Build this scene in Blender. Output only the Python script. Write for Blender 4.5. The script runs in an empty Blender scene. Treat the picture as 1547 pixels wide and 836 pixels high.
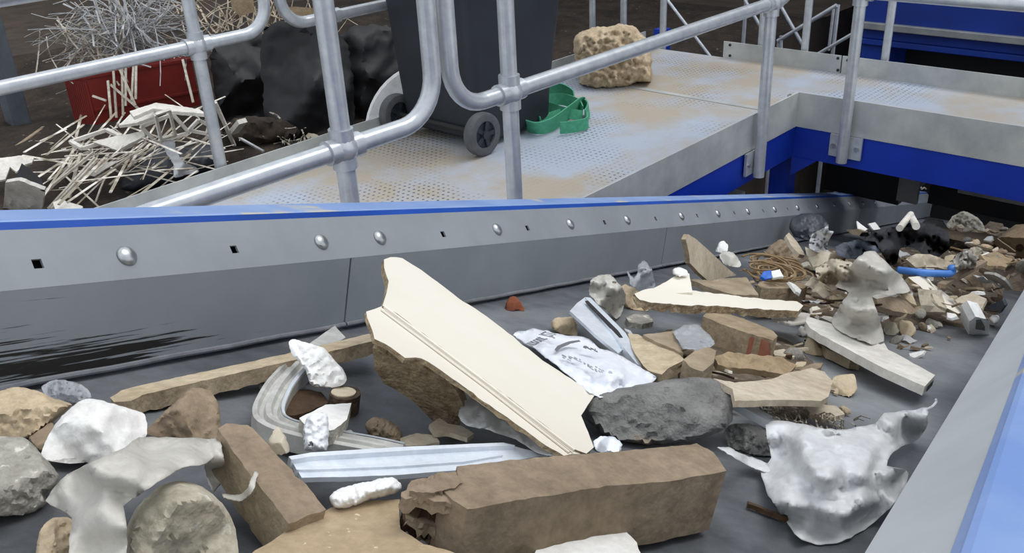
import bpy, bmesh, math, random
from mathutils import Vector, Matrix, noise
from mathutils.geometry import delaunay_2d_cdt
scene = bpy.context.scene
COL = scene.collection
random.seed(7)
# ------------------------------------------------------------------ camera
FPX = 1378.2; IW, IH = 1547.0, 836.0; CX, CY = 773.5, 418.0
YAW, PITCH, ROLL = math.radians(-43.394), math.radians(26.479), math.radians(2.975)
CAM = Vector((0, 0, 3.9))
_f = Vector((math.sin(YAW)*math.cos(PITCH), math.cos(YAW)*math.cos(PITCH), -math.sin(PITCH)))
_r = Vector((math.cos(YAW), -math.sin(YAW), 0)); _d = _f.cross(_r)
RT = _r*math.cos(ROLL) + _d*math.sin(ROLL); DN = -_r*math.sin(ROLL) + _d*math.cos(ROLL); FW = _f
cd = bpy.data.cameras.new('camera'); cam = bpy.data.objects.new('camera', cd); COL.objects.link(cam)
cam.matrix_world = Matrix(((RT.x, -DN.x, -FW.x, CAM.x), (RT.y, -DN.y, -FW.y, CAM.y), (RT.z, -DN.z, -FW.z, CAM.z), (0, 0, 0, 1)))
cd.sensor_fit = 'HORIZONTAL'; cd.sensor_width = 36.0; cd.lens = FPX/IW*36.0; cd.clip_start = .02; cd.clip_end = 200
scene.camera = cam
def ray(px, py): return RT*((px-CX)/FPX) + DN*((py-CY)/FPX) + FW
def atd(px, py, d): return CAM + ray(px, py)*d
def onp(px, py, p, n):
    r = ray(px, py); return CAM + r*((Vector(p)-CAM).dot(n)/r.dot(n))
def onz(px, py, z): return onp(px, py, (0, 0, z), Vector((0, 0, 1)))
def onx(px, py, x): return onp(px, py, (x, 0, 0), Vector((1, 0, 0)))
def ony(px, py, y): return onp(px, py, (0, y, 0), Vector((0, 1, 0)))
# ------------------------------------------------------------------ belt frame: W across, N normal, C along
_by, _bd = math.radians(-8.976), math.radians(19.085)
C = Vector((math.sin(_by)*math.cos(_bd), math.cos(_by)*math.cos(_bd), -math.sin(_bd)))
W = Vector((math.cos(_by), -math.sin(_by), 0)); N = W.cross(C)
NB = -.445
def B(w, n, c): return CAM + W*w + N*n + C*c
BM = Matrix(((W.x, C.x, N.x, 0), (W.y, C.y, N.y, 0), (W.z, C.z, N.z, 0), (0, 0, 0, 1)))   # local x=W y=C z=N
def bp(px, py, h=0.0): return onp(px, py, CAM + N*(NB+h), N)
def hgt(p): return (p-CAM).dot(N) - NB
# ------------------------------------------------------------------ materials
def lin(h):
    h = h.lstrip('#'); o = []
    for i in (0, 2, 4):
        v = int(h[i:i+2], 16)/255; o.append(v/12.92 if v <= .04045 else ((v+.055)/1.055)**2.4)
    return tuple(o)+(1,)
MATS = {}
def mat(name, c1, c2=None, rough=.7, metal=0, scale=6, bump=0, bscale=60, stretch=None, detail=6, alpha=1, spec=.4, c3=None, s3=30, f3=.62, trans=0, lo=.35, hi=.65, grime=0, gs=45, w3=.06):
    if name in MATS: return MATS[name]
    m = bpy.data.materials.new(name); m.use_nodes = True; t = m.node_tree; nd = t.nodes; lk = t.links
    b = nd['Principled BSDF']; b.inputs['Roughness'].default_value = rough; b.inputs['Metallic'].default_value = metal
    b.inputs['Specular IOR Level'].default_value = spec
    b.inputs['Base Color'].default_value = lin(c1)
    tc = nd.new('ShaderNodeTexCoord'); mp = nd.new('ShaderNodeMapping'); lk.new(tc.outputs['Object'], mp.inputs['Vector'])
    if stretch: mp.inputs['Scale'].default_value = stretch
    if c2:
        nz = nd.new('ShaderNodeTexNoise'); nz.inputs['Scale'].default_value = scale; nz.inputs['Detail'].default_value = detail; nz.inputs['Roughness'].default_value = .62
        lk.new(mp.outputs['Vector'], nz.inputs['Vector'])
        rp = nd.new('ShaderNodeValToRGB'); rp.color_ramp.elements[0].position = lo; rp.color_ramp.elements[1].position = hi
        rp.color_ramp.elements[0].color = lin(c1); rp.color_ramp.elements[1].color = lin(c2)
        lk.new(nz.outputs['Fac'], rp.inputs['Fac']); src = rp.outputs['Color']
        if c3:
            n3 = nd.new('ShaderNodeTexNoise'); n3.inputs['Scale'].default_value = s3; n3.inputs['Detail'].default_value = 4
            lk.new(mp.outputs['Vector'], n3.inputs['Vector'])
            r3 = nd.new('ShaderNodeValToRGB'); r3.color_ramp.elements[0].position = f3; r3.color_ramp.elements[1].position = f3+w3
            lk.new(n3.outputs['Fac'], r3.inputs['Fac'])
            mx = nd.new('ShaderNodeMix'); mx.data_type = 'RGBA'
            lk.new(r3.outputs['Color'], mx.inputs['Factor']); lk.new(src, mx.inputs['A']); mx.inputs['B'].default_value = lin(c3); src = mx.outputs['Result']
        if grime:
            n4 = nd.new('ShaderNodeTexNoise'); n4.inputs['Scale'].default_value = gs; n4.inputs['Detail'].default_value = 9; n4.inputs['Roughness'].default_value = .72
            lk.new(mp.outputs['Vector'], n4.inputs['Vector'])
            r4 = nd.new('ShaderNodeMapRange'); r4.inputs['From Min'].default_value = .3; r4.inputs['From Max'].default_value = .62; r4.inputs['To Min'].default_value = 1-grime; r4.inputs['To Max'].default_value = 1.06; lk.new(n4.outputs['Fac'], r4.inputs['Value'])
            m4 = nd.new('ShaderNodeMix'); m4.data_type = 'RGBA'; m4.blend_type = 'MULTIPLY'; m4.inputs['Factor'].default_value = 1; lk.new(src, m4.inputs['A']); lk.new(r4.outputs[0], m4.inputs['B']); src = m4.outputs['Result']
        lk.new(src, b.inputs['Base Color'])
    if bump:
        n2 = nd.new('ShaderNodeTexNoise'); n2.inputs['Scale'].default_value = bscale; n2.inputs['Detail'].default_value = 5
        lk.new(mp.outputs['Vector'], n2.inputs['Vector'])
        bn = nd.new('ShaderNodeBump'); bn.inputs['Strength'].default_value = bump; bn.inputs['Distance'].default_value = .01
        lk.new(n2.outputs['Fac'], bn.inputs['Height']); lk.new(bn.outputs['Normal'], b.inputs['Normal'])
    if alpha < 1 or trans:
        # thin film: part see-through, part light passing diffusely
        out = nd['Material Output']
        tl = nd.new('ShaderNodeBsdfTranslucent'); lk.new(b.inputs['Base Color'].links[0].from_socket, tl.inputs['Color']) if b.inputs['Base Color'].is_linked else None
        if not b.inputs['Base Color'].is_linked: tl.inputs['Color'].default_value = lin(c1)
        m1 = nd.new('ShaderNodeMixShader'); m1.inputs[0].default_value = trans; lk.new(b.outputs[0], m1.inputs[1]); lk.new(tl.outputs[0], m1.inputs[2])
        tr = nd.new('ShaderNodeBsdfTransparent'); m2 = nd.new('ShaderNodeMixShader'); m2.inputs[0].default_value = alpha
        lk.new(tr.outputs[0], m2.inputs[1]); lk.new(m1.outputs[0], m2.inputs[2]); lk.new(m2.outputs[0], out.inputs['Surface'])
    MATS[name] = m; return m
mat('galvanised', '#c6cacd', '#b0b5bb', rough=.27, metal=.4, scale=18, bump=.015, bscale=40)
mat('galvanised_plate', '#c3c5c2', '#a5a9a9', rough=.5, metal=.2, scale=5, bump=.05, bscale=30, stretch=(1, 1, 1))
mat('frame_blue', '#2455b4', '#1c479c', rough=.35, scale=3, spec=.5)
mat('flange_glare_dust', '#8ea6cf', '#7592c8', rough=.4, scale=4, c3='#b5b3ac', s3=6, f3=.6)  # lighter blue carries sky glare in its colour; grey patches are dust
mat('beam_blue', '#1238b0', '#0f2f94', rough=.45, scale=2)
mat('machine_blue', '#123690', '#0f2c78', rough=.5, scale=1.5)
mat('steel_dark', '#23252a', '#2c2b2a', rough=.8, scale=4)
mat('steel_light', '#9a9c9a', '#83868a', rough=.5, metal=.3, scale=8)
mat('bin_plastic', '#24282e', '#2b2f36', rough=.55, scale=4)
mat('rubber_grey', '#7c7e82', '#66686c', rough=.6, scale=30)
mat('hole_shade_black', '#1b1b1d', rough=.8)
mat('bolt_zinc', '#c4c6c4', '#9ea3a6', rough=.3, metal=.85, scale=60)
mat('brown_wall', '#44392e', '#332b24', rough=.95, scale=1.2)
mat('concrete_floor', '#4a4138', '#37302a', rough=.95, scale=3, bump=.3, bscale=20)
mat('roof_dark', '#2a2a2c', '#303030', rough=.95, scale=1)
# belt: dark dusty rubber
m = mat('belt_rubber', '#4c4e52', '#696c6f', rough=.4, scale=3.5, bump=.12, bscale=90, c3='#8a8d90', s3=1.7, f3=.46, w3=.22, grime=.25, gs=14)
# tread-plate deck: tan dust over bluish steel with rows of small raised/dark dots
def deck_mat():
    m = mat('deck_tread', '#ada394', '#acb5c3', rough=.5, metal=.05, scale=1.6, bump=.0, lo=.42, hi=.58)
    t = m.node_tree; nd = t.nodes; lk = t.links; b = nd['Principled BSDF']
    src = b.inputs['Base Color'].links[0].from_socket
    tc = nd.new('ShaderNodeTexCoord'); vo = nd.new('ShaderNodeTexVoronoi'); vo.inputs['Scale'].default_value = 34; vo.inputs['Randomness'].default_value = .12
    sp = nd.new('ShaderNodeSeparateXYZ'); cb = nd.new('ShaderNodeCombineXYZ'); lk.new(tc.outputs['Object'], sp.inputs[0]); lk.new(sp.outputs[0], cb.inputs[0]); lk.new(sp.outputs[1], cb.inputs[1])
    lk.new(cb.outputs[0], vo.inputs['Vector'])
    r = nd.new('ShaderNodeValToRGB'); r.color_ramp.elements[0].position = .16; r.color_ramp.elements[1].position = .24; r.color_ramp.elements[0].color = (1, 1, 1, 1); r.color_ramp.elements[1].color = (0, 0, 0, 1)
    lk.new(vo.outputs['Distance'], r.inputs['Fac'])
    nz = nd.new('ShaderNodeTexNoise'); nz.inputs['Scale'].default_value = 1.7; nz.inputs['Detail'].default_value = 6; lk.new(cb.outputs[0], nz.inputs['Vector'])
    r2 = nd.new('ShaderNodeValToRGB'); r2.color_ramp.elements[0].position = .47; r2.color_ramp.elements[1].position = .6
    lk.new(nz.outputs['Fac'], r2.inputs['Fac'])
    mu = nd.new('ShaderNodeMath'); mu.operation = 'MULTIPLY'; lk.new(r.outputs[0], mu.inputs[0]); lk.new(r2.outputs[0], mu.inputs[1])
    mx = nd.new('ShaderNodeMix'); mx.data_type = 'RGBA'; lk.new(mu.outputs[0], mx.inputs['Factor']); lk.new(src, mx.inputs['A']); mx.inputs['B'].default_value = lin('#4a5568'); lk.new(mx.outputs['Result'], b.inputs['Base Color'])
    bn = nd.new('ShaderNodeBump'); bn.inputs['Strength'].default_value = .3; bn.inputs['Distance'].default_value = .004; lk.new(r.outputs[0], bn.inputs['Height']); lk.new(bn.outputs[0], b.inputs['Normal'])
    return m
deck_mat()
# side plates: grey paint; lower rubber with black scuff streaks that run along the belt
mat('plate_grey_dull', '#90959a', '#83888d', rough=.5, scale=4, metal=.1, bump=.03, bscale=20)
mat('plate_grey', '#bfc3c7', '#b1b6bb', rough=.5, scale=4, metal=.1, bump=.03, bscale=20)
def scuff_mat():
    m = mat('skirt_grey', '#888e93', '#7d8389', rough=.55, scale=4)
    t = m.node_tree; nd = t.nodes; lk = t.links; b = nd['Principled BSDF']; src = b.inputs['Base Color'].links[0].from_socket
    tc = nd.new('ShaderNodeTexCoord'); mp = nd.new('ShaderNodeMapping'); mp.inputs['Scale'].default_value = (1, 2.6, 110); lk.new(tc.outputs['Object'], mp.inputs[0])
    nz = nd.new('ShaderNodeTexNoise'); nz.inputs['Scale'].default_value = 1.6; nz.inputs['Detail'].default_value = 5; nz.inputs['Roughness'].default_value = .6; lk.new(mp.outputs[0], nz.inputs['Vector'])
    sp = nd.new('ShaderNodeSeparateXYZ'); lk.new(tc.outputs['Object'], sp.inputs[0])
    # streaks thicken towards the wiping edge (z down) and near the loading end (y)
    a = nd.new('ShaderNodeMapRange'); a.inputs['From Min'].default_value = .085; a.inputs['From Max'].default_value = .03; a.inputs['To Min'].default_value = 0; a.inputs['To Max'].default_value = .3; lk.new(sp.outputs[2], a.inputs['Value'])
    c = nd.new('ShaderNodeMapRange'); c.inputs['From Min'].default_value = .72; c.inputs['From Max'].default_value = 1.2; c.inputs['To Min'].default_value = .0; c.inputs['To Max'].default_value = -.42; lk.new(sp.outputs[1], c.inputs['Value'])
    s1 = nd.new('ShaderNodeMath'); s1.operation = 'ADD'; lk.new(a.outputs[0], s1.inputs[0]); lk.new(c.outputs[0], s1.inputs[1])
    s2 = nd.new('ShaderNodeMath'); s2.operation = 'ADD'; lk.new(s1.outputs[0], s2.inputs[0]); lk.new(nz.outputs['Fac'], s2.inputs[1])
    r = nd.new('ShaderNodeValToRGB'); r.color_ramp.elements[0].position = .66; r.color_ramp.elements[1].position = .7; lk.new(s2.outputs[0], r.inputs['Fac'])
    mx = nd.new('ShaderNodeMix'); mx.data_type = 'RGBA'; lk.new(r.outputs[0], mx.inputs['Factor']); lk.new(src, mx.inputs['A']); mx.inputs['B'].default_value = lin('#1e1d1c'); lk.new(mx.outputs['Result'], b.inputs['Base Color'])
scuff_mat()
# ------------------------------------------------------------------ object helpers
def link(name, bm, m, parent=None, base=None, frame=None, smooth=False, ang=None):
    """bm in world coordinates -> ONE mesh object whose origin sits at its base"""
    me = bpy.data.meshes.new(name)
    vs = [v.co for v in bm.verts]
    if parent is not None and base is None:
        mw = parent.matrix_basis if parent.parent is None else parent.parent.matrix_basis @ parent.matrix_basis
        bm.transform(mw.inverted())
        o = bpy.data.objects.new(name, me); o.parent = parent
    else:
        c = sum(vs, Vector())/max(1, len(vs))
        if base is None: base = Vector((c.x, c.y, min(v.z for v in vs)))
        fr = (frame or Matrix.Identity(4)).copy(); fr.translation = base
        bm.transform(fr.inverted())
        o = bpy.data.objects.new(name, me); o.matrix_basis = fr
    bmesh.ops.recalc_face_normals(bm, faces=bm.faces)
    if smooth:
        for f in bm.faces: f.smooth = True
    if ang:
        for f in bm.faces: f.smooth = True
        for e in bm.edges:
            if len(e.link_faces) == 2 and e.calc_face_angle(0) > ang: e.smooth = False
    bm.to_mesh(me); bm.free()
    for mm in (m if isinstance(m, (list, tuple)) else [m]): me.materials.append(MATS[mm])
    COL.objects.link(o); return o
def tag(o, label, cat, group=None, kind=None):
    o['label'] = label; o['category'] = cat
    if group: o['group'] = group
    if kind: o['kind'] = kind
    return o
def struct(o): o['kind'] = 'structure'; return o
def thing(name, label, cat, loc, frame=None, group=None):
    o = bpy.data.objects.new(name, None); fr = (frame or Matrix.Identity(4)).copy(); fr.translation = loc
    o.matrix_basis = fr; o.empty_display_size = .05; COL.objects.link(o); return tag(o, label, cat, group)
def nb(): return bmesh.new()
def hexa(bm, a, b):
    """a, b: two matching rings of points -> closed prism"""
    va = [bm.verts.new(p) for p in a]; vb = [bm.verts.new(p) for p in b]; n = len(va)
    bm.faces.new(va[::-1]); bm.faces.new(vb)
    for i in range(n): bm.faces.new((va[i], va[(i+1) % n], vb[(i+1) % n], vb[i]))
def box(bm, x0, x1, y0, y1, z0, z1, f=None):
    f = f or (lambda x, y, z: Vector((x, y, z)))
    hexa(bm, [f(x0, y0, z0), f(x1, y0, z0), f(x1, y1, z0), f(x0, y1, z0)], [f(x0, y0, z1), f(x1, y0, z1), f(x1, y1, z1), f(x0, y1, z1)])
def bevel(bm, w, seg=2): bmesh.ops.bevel(bm, geom=bm.edges[:], offset=w, segments=seg, affect='EDGES', profile=.6)
def tube(bm, pts, r, seg=10, cap=True, rfun=None, flat=None, ref=None):
    pts = [Vector(p) for p in pts]; rings = []; up = None
    for i, p in enumerate(pts):
        t = (pts[min(i+1, len(pts)-1)] - pts[max(i-1, 0)]).normalized()
        if up is None:
            up = ref.copy() if ref else (Vector((0, 0, 1)) if abs(t.z) < .9 else Vector((1, 0, 0)))
        up = (up - t*up.dot(t)).normalized(); s = t.cross(up); rr = r if rfun is None else r*rfun(i/(len(pts)-1))
        fx = flat or 1
        rings.append([bm.verts.new(p + s*math.cos(2*math.pi*k/seg)*rr + up*math.sin(2*math.pi*k/seg)*rr*fx) for k in range(seg)])
    for a, b in zip(rings, rings[1:]):
        for k in range(seg): bm.faces.new((a[k], a[(k+1) % seg], b[(k+1) % seg], b[k]))
    if cap: bm.faces.new(rings[0][::-1]); bm.faces.new(rings[-1])
def fillet(a, b, c, rad, n=8):
    a, b, c = Vector(a), Vector(b), Vector(c); u = (a-b).normalized(); v = (c-b).normalized(); half = u.angle(v)/2
    d = rad/math.tan(half); ctr = b + (u+v).normalized()*(rad/math.sin(half)); s = b+u*d-ctr; e = b+v*d-ctr; w = s.angle(e); ax = s.cross(e).normalized()
    return [ctr + Matrix.Rotation(w*i/n, 3, ax) @ s for i in range(n+1)]
def sphere(bm, p, r, sc=(1, 1, 1), u=14, v=10):
    bmesh.ops.create_uvsphere(bm, u_segments=u, v_segments=v, radius=r, matrix=Matrix.Translation(p) @ Matrix.Diagonal((*sc, 1)))
def cyl(bm, a, b, r, seg=20): tube(bm, [a, b], r, seg)
def sweep(bm, pts, prof, up):
    """profile polygon [(s, u)] carried along pts; s sideways, u along 'up'"""
    rings = []
    for i, p in enumerate(pts):
        t = (pts[min(i+1, len(pts)-1)] - pts[max(i-1, 0)]).normalized(); s = t.cross(up).normalized(); u = s.cross(t)
        rings.append([bm.verts.new(p + s*a + u*b) for a, b in prof])
    n = len(prof)
    for a, b in zip(rings, rings[1:]):
        for k in range(n): bm.faces.new((a[k], a[(k+1) % n], b[(k+1) % n], b[k]))
    bm.faces.new(rings[0][::-1]); bm.faces.new(rings[-1])
def copy_part(o, parent):
    c = o.copy(); COL.objects.link(c); c.parent = parent; return c
# ================================================================== SETTING
ZF = 2.0      # hall floor carrying the scrap heap; the conveyor runs in a pit beside it
bm = nb(); box(bm, -16, -4.0, -4, 12, ZF-.3, ZF); struct(link('floor', bm, 'concrete_floor'))
bm = nb(); box(bm, -4.15, 6, -4, 12, -.3, 0); struct(link('floor', bm, 'concrete_floor'))
bm = nb(); box(bm, -4.15, -4.0, -4, 12, 0, ZF-.3); struct(link('wall_pit', bm, 'concrete_floor'))
bm = nb(); box(bm, -16, 6, 12, 12.3, -.3, 9); struct(link('wall_back', bm, 'brown_wall'))
bm = nb(); box(bm, -16.3, -16, -4, 12.3, -.3, 9); struct(link('wall_left', bm, 'brown_wall'))
bm = nb(); box(bm, -16, 6, 9.8, 12.3, 8, 8.2); struct(link('ceiling', bm, 'roof_dark'))
# ================================================================== CONVEYOR
def platep(px, py): # pixel on the flared upper plate of the near-left side wall
    return onp(px, py, B(-1.1185, -.288, 0), (W*.77 + N*.64))
def cof(p): return (p-CAM).dot(C)
C0, C1 = -.35, 8.8
conv = thing('belt_conveyor', 'inclined belt conveyor with grey bolted side walls and blue frame carrying the rubble', 'conveyor', B(-.55, NB-.25, 4.0), BM)
def bb(w, n, c): return B(w, n, c)
bm = nb()
prof = [(-1.12, NB), (.02, NB), (.02, NB-.012), (-1.12, NB-.012)]
hexa(bm, [B(w, n, C0) for w, n in prof], [B(w, n, C1) for w, n in prof])
belt = link('belt', bm, 'belt_rubber', conv)
# left lower rubber skirt in panels with small joints
seam0 = cof(onp(526, 430, B(-1.102, 0, 0), W)); seams = [C0, seam0, seam0+1.5, seam0+3, seam0+4.5, seam0+6, C1]
for a, b in zip(seams, seams[1:]):
    bm = nb(); g = .0022
    prof = [(-1.102, -.3080), (-1.1015, -.432), (-1.108, -.432), (-1.110, -.3080)]
    hexa(bm, [B(w, n, a+g) for w, n in prof], [B(w, n, b-g) for w, n in prof])
    sk = link('rubber_skirt', bm, 'skirt_grey', conv); 
    # object origin at belt level so streak coordinates read across the panel
    me = sk.data; off = Vector((-1.1, NB, 0)); 
    # local frame: x=W y=C z=N about the panel's foot
    fr = BM.copy(); fr.translation = B(-1.1, NB, 0); mwp = conv.matrix_basis
    me.transform(fr.inverted() @ mwp); sk.matrix_basis = mwp.inverted() @ fr
    bm = nb(); pts = [B(-1.099, -.434 + .0008*math.sin(i*1.7), a+g+(b-a-2*g)*i/30) for i in range(31)]; tube(bm, pts, .0045, 8)
    link('skirt_edge_bead', bm, 'rubber_grey', sk) if False else None
    e = link('wiper_strip', bm, 'rubber_grey', conv)
# upper flared plate with square holes
def pl(t, c, off=0):  # t 0 bottom .. 1 top on flared plate
    a = Vector((-1.102, -.3077)); b = Vector((-1.157, -.2415)); q = a.lerp(b, t); nrm = Vector((.77, .64))
    q = q + nrm*off; return B(q.x, q.y, c)
bolt_px = [(195, 397), (488, 373), (575, 363), (753, 352), (863, 343), (950, 339), (1032, 333), (1087, 329), (1133, 327)]
hole_px = [(60, 407), (357, 384), (671, 357), (799, 349), (916, 341), (993, 335), (1056, 331), (1113, 328.5)]
bc = [cof(platep(*p)) for p in bolt_px]; hc = [cof(platep(*p)) for p in hole_px]
stp = (bc[7]-bc[3])/4
while bc[-1] < 6.2: bc.append(bc[-1]+stp)
while hc[-1] < 6.0: hc.append(hc[-1]+stp)
bc.insert(0, bc[0]-stp)
hs = .0068
def plate(cs, name, par, fn, hh):
    bm = nb(); ts = [0, .40-hh/.086, .40+hh/.086, 1] 
    cuts = [C0]
    for c in cs: cuts += [c-hh, c+hh]
    cuts.append(C1); V = {}
    def v(i, j):
        if (i, j) not in V: V[(i, j)] = bm.verts.new(fn(ts[j], cuts[i]))
        return V[(i, j)]
    for i in range(len(cuts)-1):
        for j in range(3):
            if j == 1 and i % 2 == 1: continue
            bm.faces.new((v(i, j), v(i+1, j), v(i+1, j+1), v(i, j+1)))
    bm.normal_update()
    r = bmesh.ops.solidify(bm, geom=bm.faces[:], thickness=.004)
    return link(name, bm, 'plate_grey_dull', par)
pla = plate(hc, 'side_plate', conv, lambda t, c: pl(t, c), hs)
# black strip behind the holes paints the shade between plate and frame web
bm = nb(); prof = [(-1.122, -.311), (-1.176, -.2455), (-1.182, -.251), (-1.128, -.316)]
hexa(bm, [B(w, n, C0) for w, n in prof], [B(w, n, C1) for w, n in prof]); link('hole_shade_strip', bm, 'hole_shade_black', conv)
bolt0 = None
nrm = (W*.77 + N*.64).normalized()
bmrot = nrm.to_track_quat('Z', 'Y').to_matrix().to_4x4()
for c in bc:
    p = pl(.42, c, .0)
    if bolt0 is None:
        bm = nb(); 
        prof = [(0.0153, 0), (.0153, .0018), (.0135, .0048), (.0095, .0074), (.005, .0086), (0.0005, .009)]
        rings = [[bm.verts.new(Vector((math.cos(a*math.pi/10)*r, math.sin(a*math.pi/10)*r, z))) for a in range(20)] for r, z in prof]
        for a, b in zip(rings, rings[1:]):
            for k in range(20): bm.faces.new((a[k], a[(k+1) % 20], b[(k+1) % 20], b[k]))
        bm.faces.new(rings[0][::-1]); bm.faces.new(rings[-1])
        fr = bmrot.copy(); fr.translation = p; bm.transform(fr)
        bolt0 = link('bolt_head', bm, 'bolt_zinc', pla, smooth=True); c0 = c
    else:
        o = copy_part(bolt0, pla); o.matrix_basis = Matrix.Translation(pla.matrix_basis.inverted().to_3x3() @ (BM.to_3x3().inverted() @ (C*(c-c0)))) @ bolt0.matrix_basis
# blue frame channel outside the plates
bm = nb(); prof = [(-1.156, -.2440), (-1.161, -.2332), (-1.166, -.2325), (-1.240, -.2325), (-1.245, -.2335), (-1.245, -.42), (-1.19, -.42), (-1.19, -.41), (-1.235, -.41), (-1.235, -.240), (-1.167, -.241)]
hexa(bm, [B(w, n, C0) for w, n in prof], [B(w, n, C1) for w, n in prof]); link('frame_beam', bm, 'frame_blue', conv)
bm = nb(); prof = [(-1.163, -.2325), (-1.167, -.2308), (-1.240, -.2308), (-1.244, -.2325)]; hexa(bm, [B(w, n, C0) for w, n in prof], [B(w, n, C1) for w, n in prof]); link('top_flange', bm, 'flange_glare_dust', conv)
# right side: plate, skirt and blue frame mirrored
bm = nb(); ra = (-.086, -.306); rb = (-.0225, -.239)
prof = [ra, rb, (-.0195, -.242), (-.083, -.310)]
hexa(bm, [B(w, n, C0) for w, n in prof], [B(w, n, C1) for w, n in prof]); link('side_plate', bm, 'plate_grey', conv)
bm = nb(); prof = [(-.086, -.306), (-.0835, -.312), (-.079, -.432), (-.085, -.432)]
hexa(bm, [B(w, n, C0) for w, n in prof], [B(w, n, C1) for w, n in prof]); link('rubber_skirt', bm, 'skirt_grey', conv)
bm = nb(); prof = [(-.0225, -.2385), (-.018, -.230), (-.012, -.228), (.075, -.228), (.08, -.23), (.08, -.42), (.02, -.42), (.02, -.41), (.07, -.41), (.07, -.238), (-.012, -.238), (-.019, -.243)]
hexa(bm, [B(w, n, C0) for w, n in prof], [B(w, n, C1) for w, n in prof]); link('frame_beam', bm, 'frame_blue', conv)
bm = nb(); prof = [(-.0235, -.2385), (-.017, -.2285), (-.012, -.2262), (.075, -.2262), (.079, -.228), (-.012, -.2285)]; hexa(bm, [B(w, n, C0) for w, n in prof], [B(w, n, C1) for w, n in prof]); link('top_flange', bm, 'flange_glare_dust', conv)
for cc in (.6, 3.2, 5.8, 8.4):
    for ww in (-1.22, .06):
        p = B(ww, -.41, cc); bm = nb(); box(bm, p.x-.05, p.x+.05, p.y-.05, p.y+.05, 0, p.z); link('leg', bm, 'beam_blue', conv)
    bm = nb(); hexa(bm, [B(-1.22, NB-.06, cc-.03), B(.06, NB-.06, cc-.03), B(.06, NB-.06, cc+.03), B(-1.22, NB-.06, cc+.03)], [B(-1.22, NB-.02, cc-.03), B(.06, NB-.02, cc-.03), B(.06, NB-.02, cc+.03), B(-1.22, NB-.02, cc+.03)]); link('cross_member', bm, 'steel_dark', conv)
# ================================================================== PLATFORM
ZP = CAM.z - 1.365; ZT = ZP + .10
corner = onz(1188, 139, ZT); XF = (onz(1188, 139, ZT).x + onz(905, 299, ZT).x)/2; YF = (onz(1225, 142, ZT).y + onz(1547, 191, ZT).y)/2
YB = (onz(1097, 61, ZT).y + onz(1547, 120, ZT).y)/2
XL = (onz(350, 245, ZT).x + onz(600, 174, ZT).x + onz(865, 80, ZT).x)/3
print('XF', XF, 'YF', YF, 'YB', YB, 'XL', XL, 'corner', corner)
YN = -1.0; XR = 3.5
plat = thing('walkway_platform', 'L-shaped steel walkway platform with dusty tread plate beside the conveyor', 'platform', Vector(((XL+XF)/2, 2.5, ZP-.3)))
bm = nb(); pts = [(XL, YN), (XF, YN), (XF, YF), (XR, YF), (XR, YB), (XL, YB)]
hexa(bm, [Vector((x, y, ZP-.012)) for x, y in pts], [Vector((x, y, ZP)) for x, y in pts]); deck = link('deck_plate', bm, 'deck_tread', plat)
# seam strip of the deck
s0 = onz(965, 131, ZP); s1 = onz(1100, 160, ZP)
bm = nb(); box(bm, XL+.1, XF-.01, (s0.y+s1.y)/2-.02, (s0.y+s1.y)/2+.02, ZP, ZP+.004); link('deck_joint_cover', bm, 'galvanised_plate', plat)
def kick(x0, x1, y0, y1, z0=ZP-.075, z1=ZT, m='galvanised_plate'):
    bm = nb(); box(bm, x0, x1, y0, y1, z0, z1); return link('toe_plate', bm, m, plat)
kick(XF-.004, XF+.004, YN, YF+.004); kf = kick(XF+.004, XR, YF-.004, YF+.004)
kb1x = onz(1097, 61, ZT).x; jx = ony(1272, 90, YB).x
kick(kb1x, jx-.004, YB-.004, YB+.004); kick(jx+.004, XR, YB-.004, YB+.004)
kick(XL-.004, XL+.004, YN, YB)
# corner bolts and joint bolts
def bolts(pts, par, nrmv, r=.011):
    for p in pts:
        bm = nb(); cyl(bm, p, p+nrmv*.012, r, 12); cyl(bm, p+nrmv*.012, p+nrmv*.02, r*.6, 10); link('bolt', bm, 'bolt_zinc', par)
bolts([ony(1194, 145, YF-.004), ony(1194, 166, YF-.004)], kf, Vector((0, -1, 0)))
for px, py in ((1266, 88), (1266, 106), (1281, 91), (1281, 108), (1103, 68), (1103, 84)):
    p = ony(px, py, YB-.004); bm = nb(); cyl(bm, p, p+Vector((0, -.005, 0)), .008, 10); link('rivet', bm, 'steel_dark', plat)
# blue edge beams (C-channels)
def chan(p0, p1, out, z0, z1, fl=.06):
    p0, p1, out = Vector(p0), Vector(p1), Vector(out); prof = [(0, z0), (0, z1), (-fl, z1), (-fl, z1-.008), (-.008, z1-.008), (-.008, z0+.008), (-fl, z0+.008), (-fl, z0)]
    bm = nb(); hexa(bm, [p0+out*a+Vector((0, 0, z)) for a, z in prof], [p1+out*a+Vector((0, 0, z)) for a, z in prof]); return link('edge_beam', bm, 'beam_blue', plat)
ZB0, ZB1 = ZP-.235, ZP-.02
chan((XF-.002, YN, 0), (XF-.002, YF+.06, 0), (1, 0, 0), ZB0, ZB1); chan((XF-.06, YF+.002, 0), (XR, YF+.002, 0), (0, -1, 0), ZB0, ZB1)
chan((XL+.01, YN, 0), (XL+.01, YB, 0), (-1, 0, 0), ZB0, ZB1); chan((XL, YB-.01, 0), (XR, YB-.01, 0), (0, 1, 0), ZB0, ZB1)
for x, y in ((XF-.09, YF+.09), (XL+.1, YF+.1), (XF-.1, .3), (XL+.1, .3), (XL+.1, YB-.1), (1.5, YF+.1), (1.5, YB-.1)):
    zz = ZF if x < -4.0 else 0
    bm = nb(); box(bm, x-.05, x+.05, y-.05, y+.05, zz, ZB0+.001); link('support_column', bm, 'beam_blue', plat)
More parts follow.
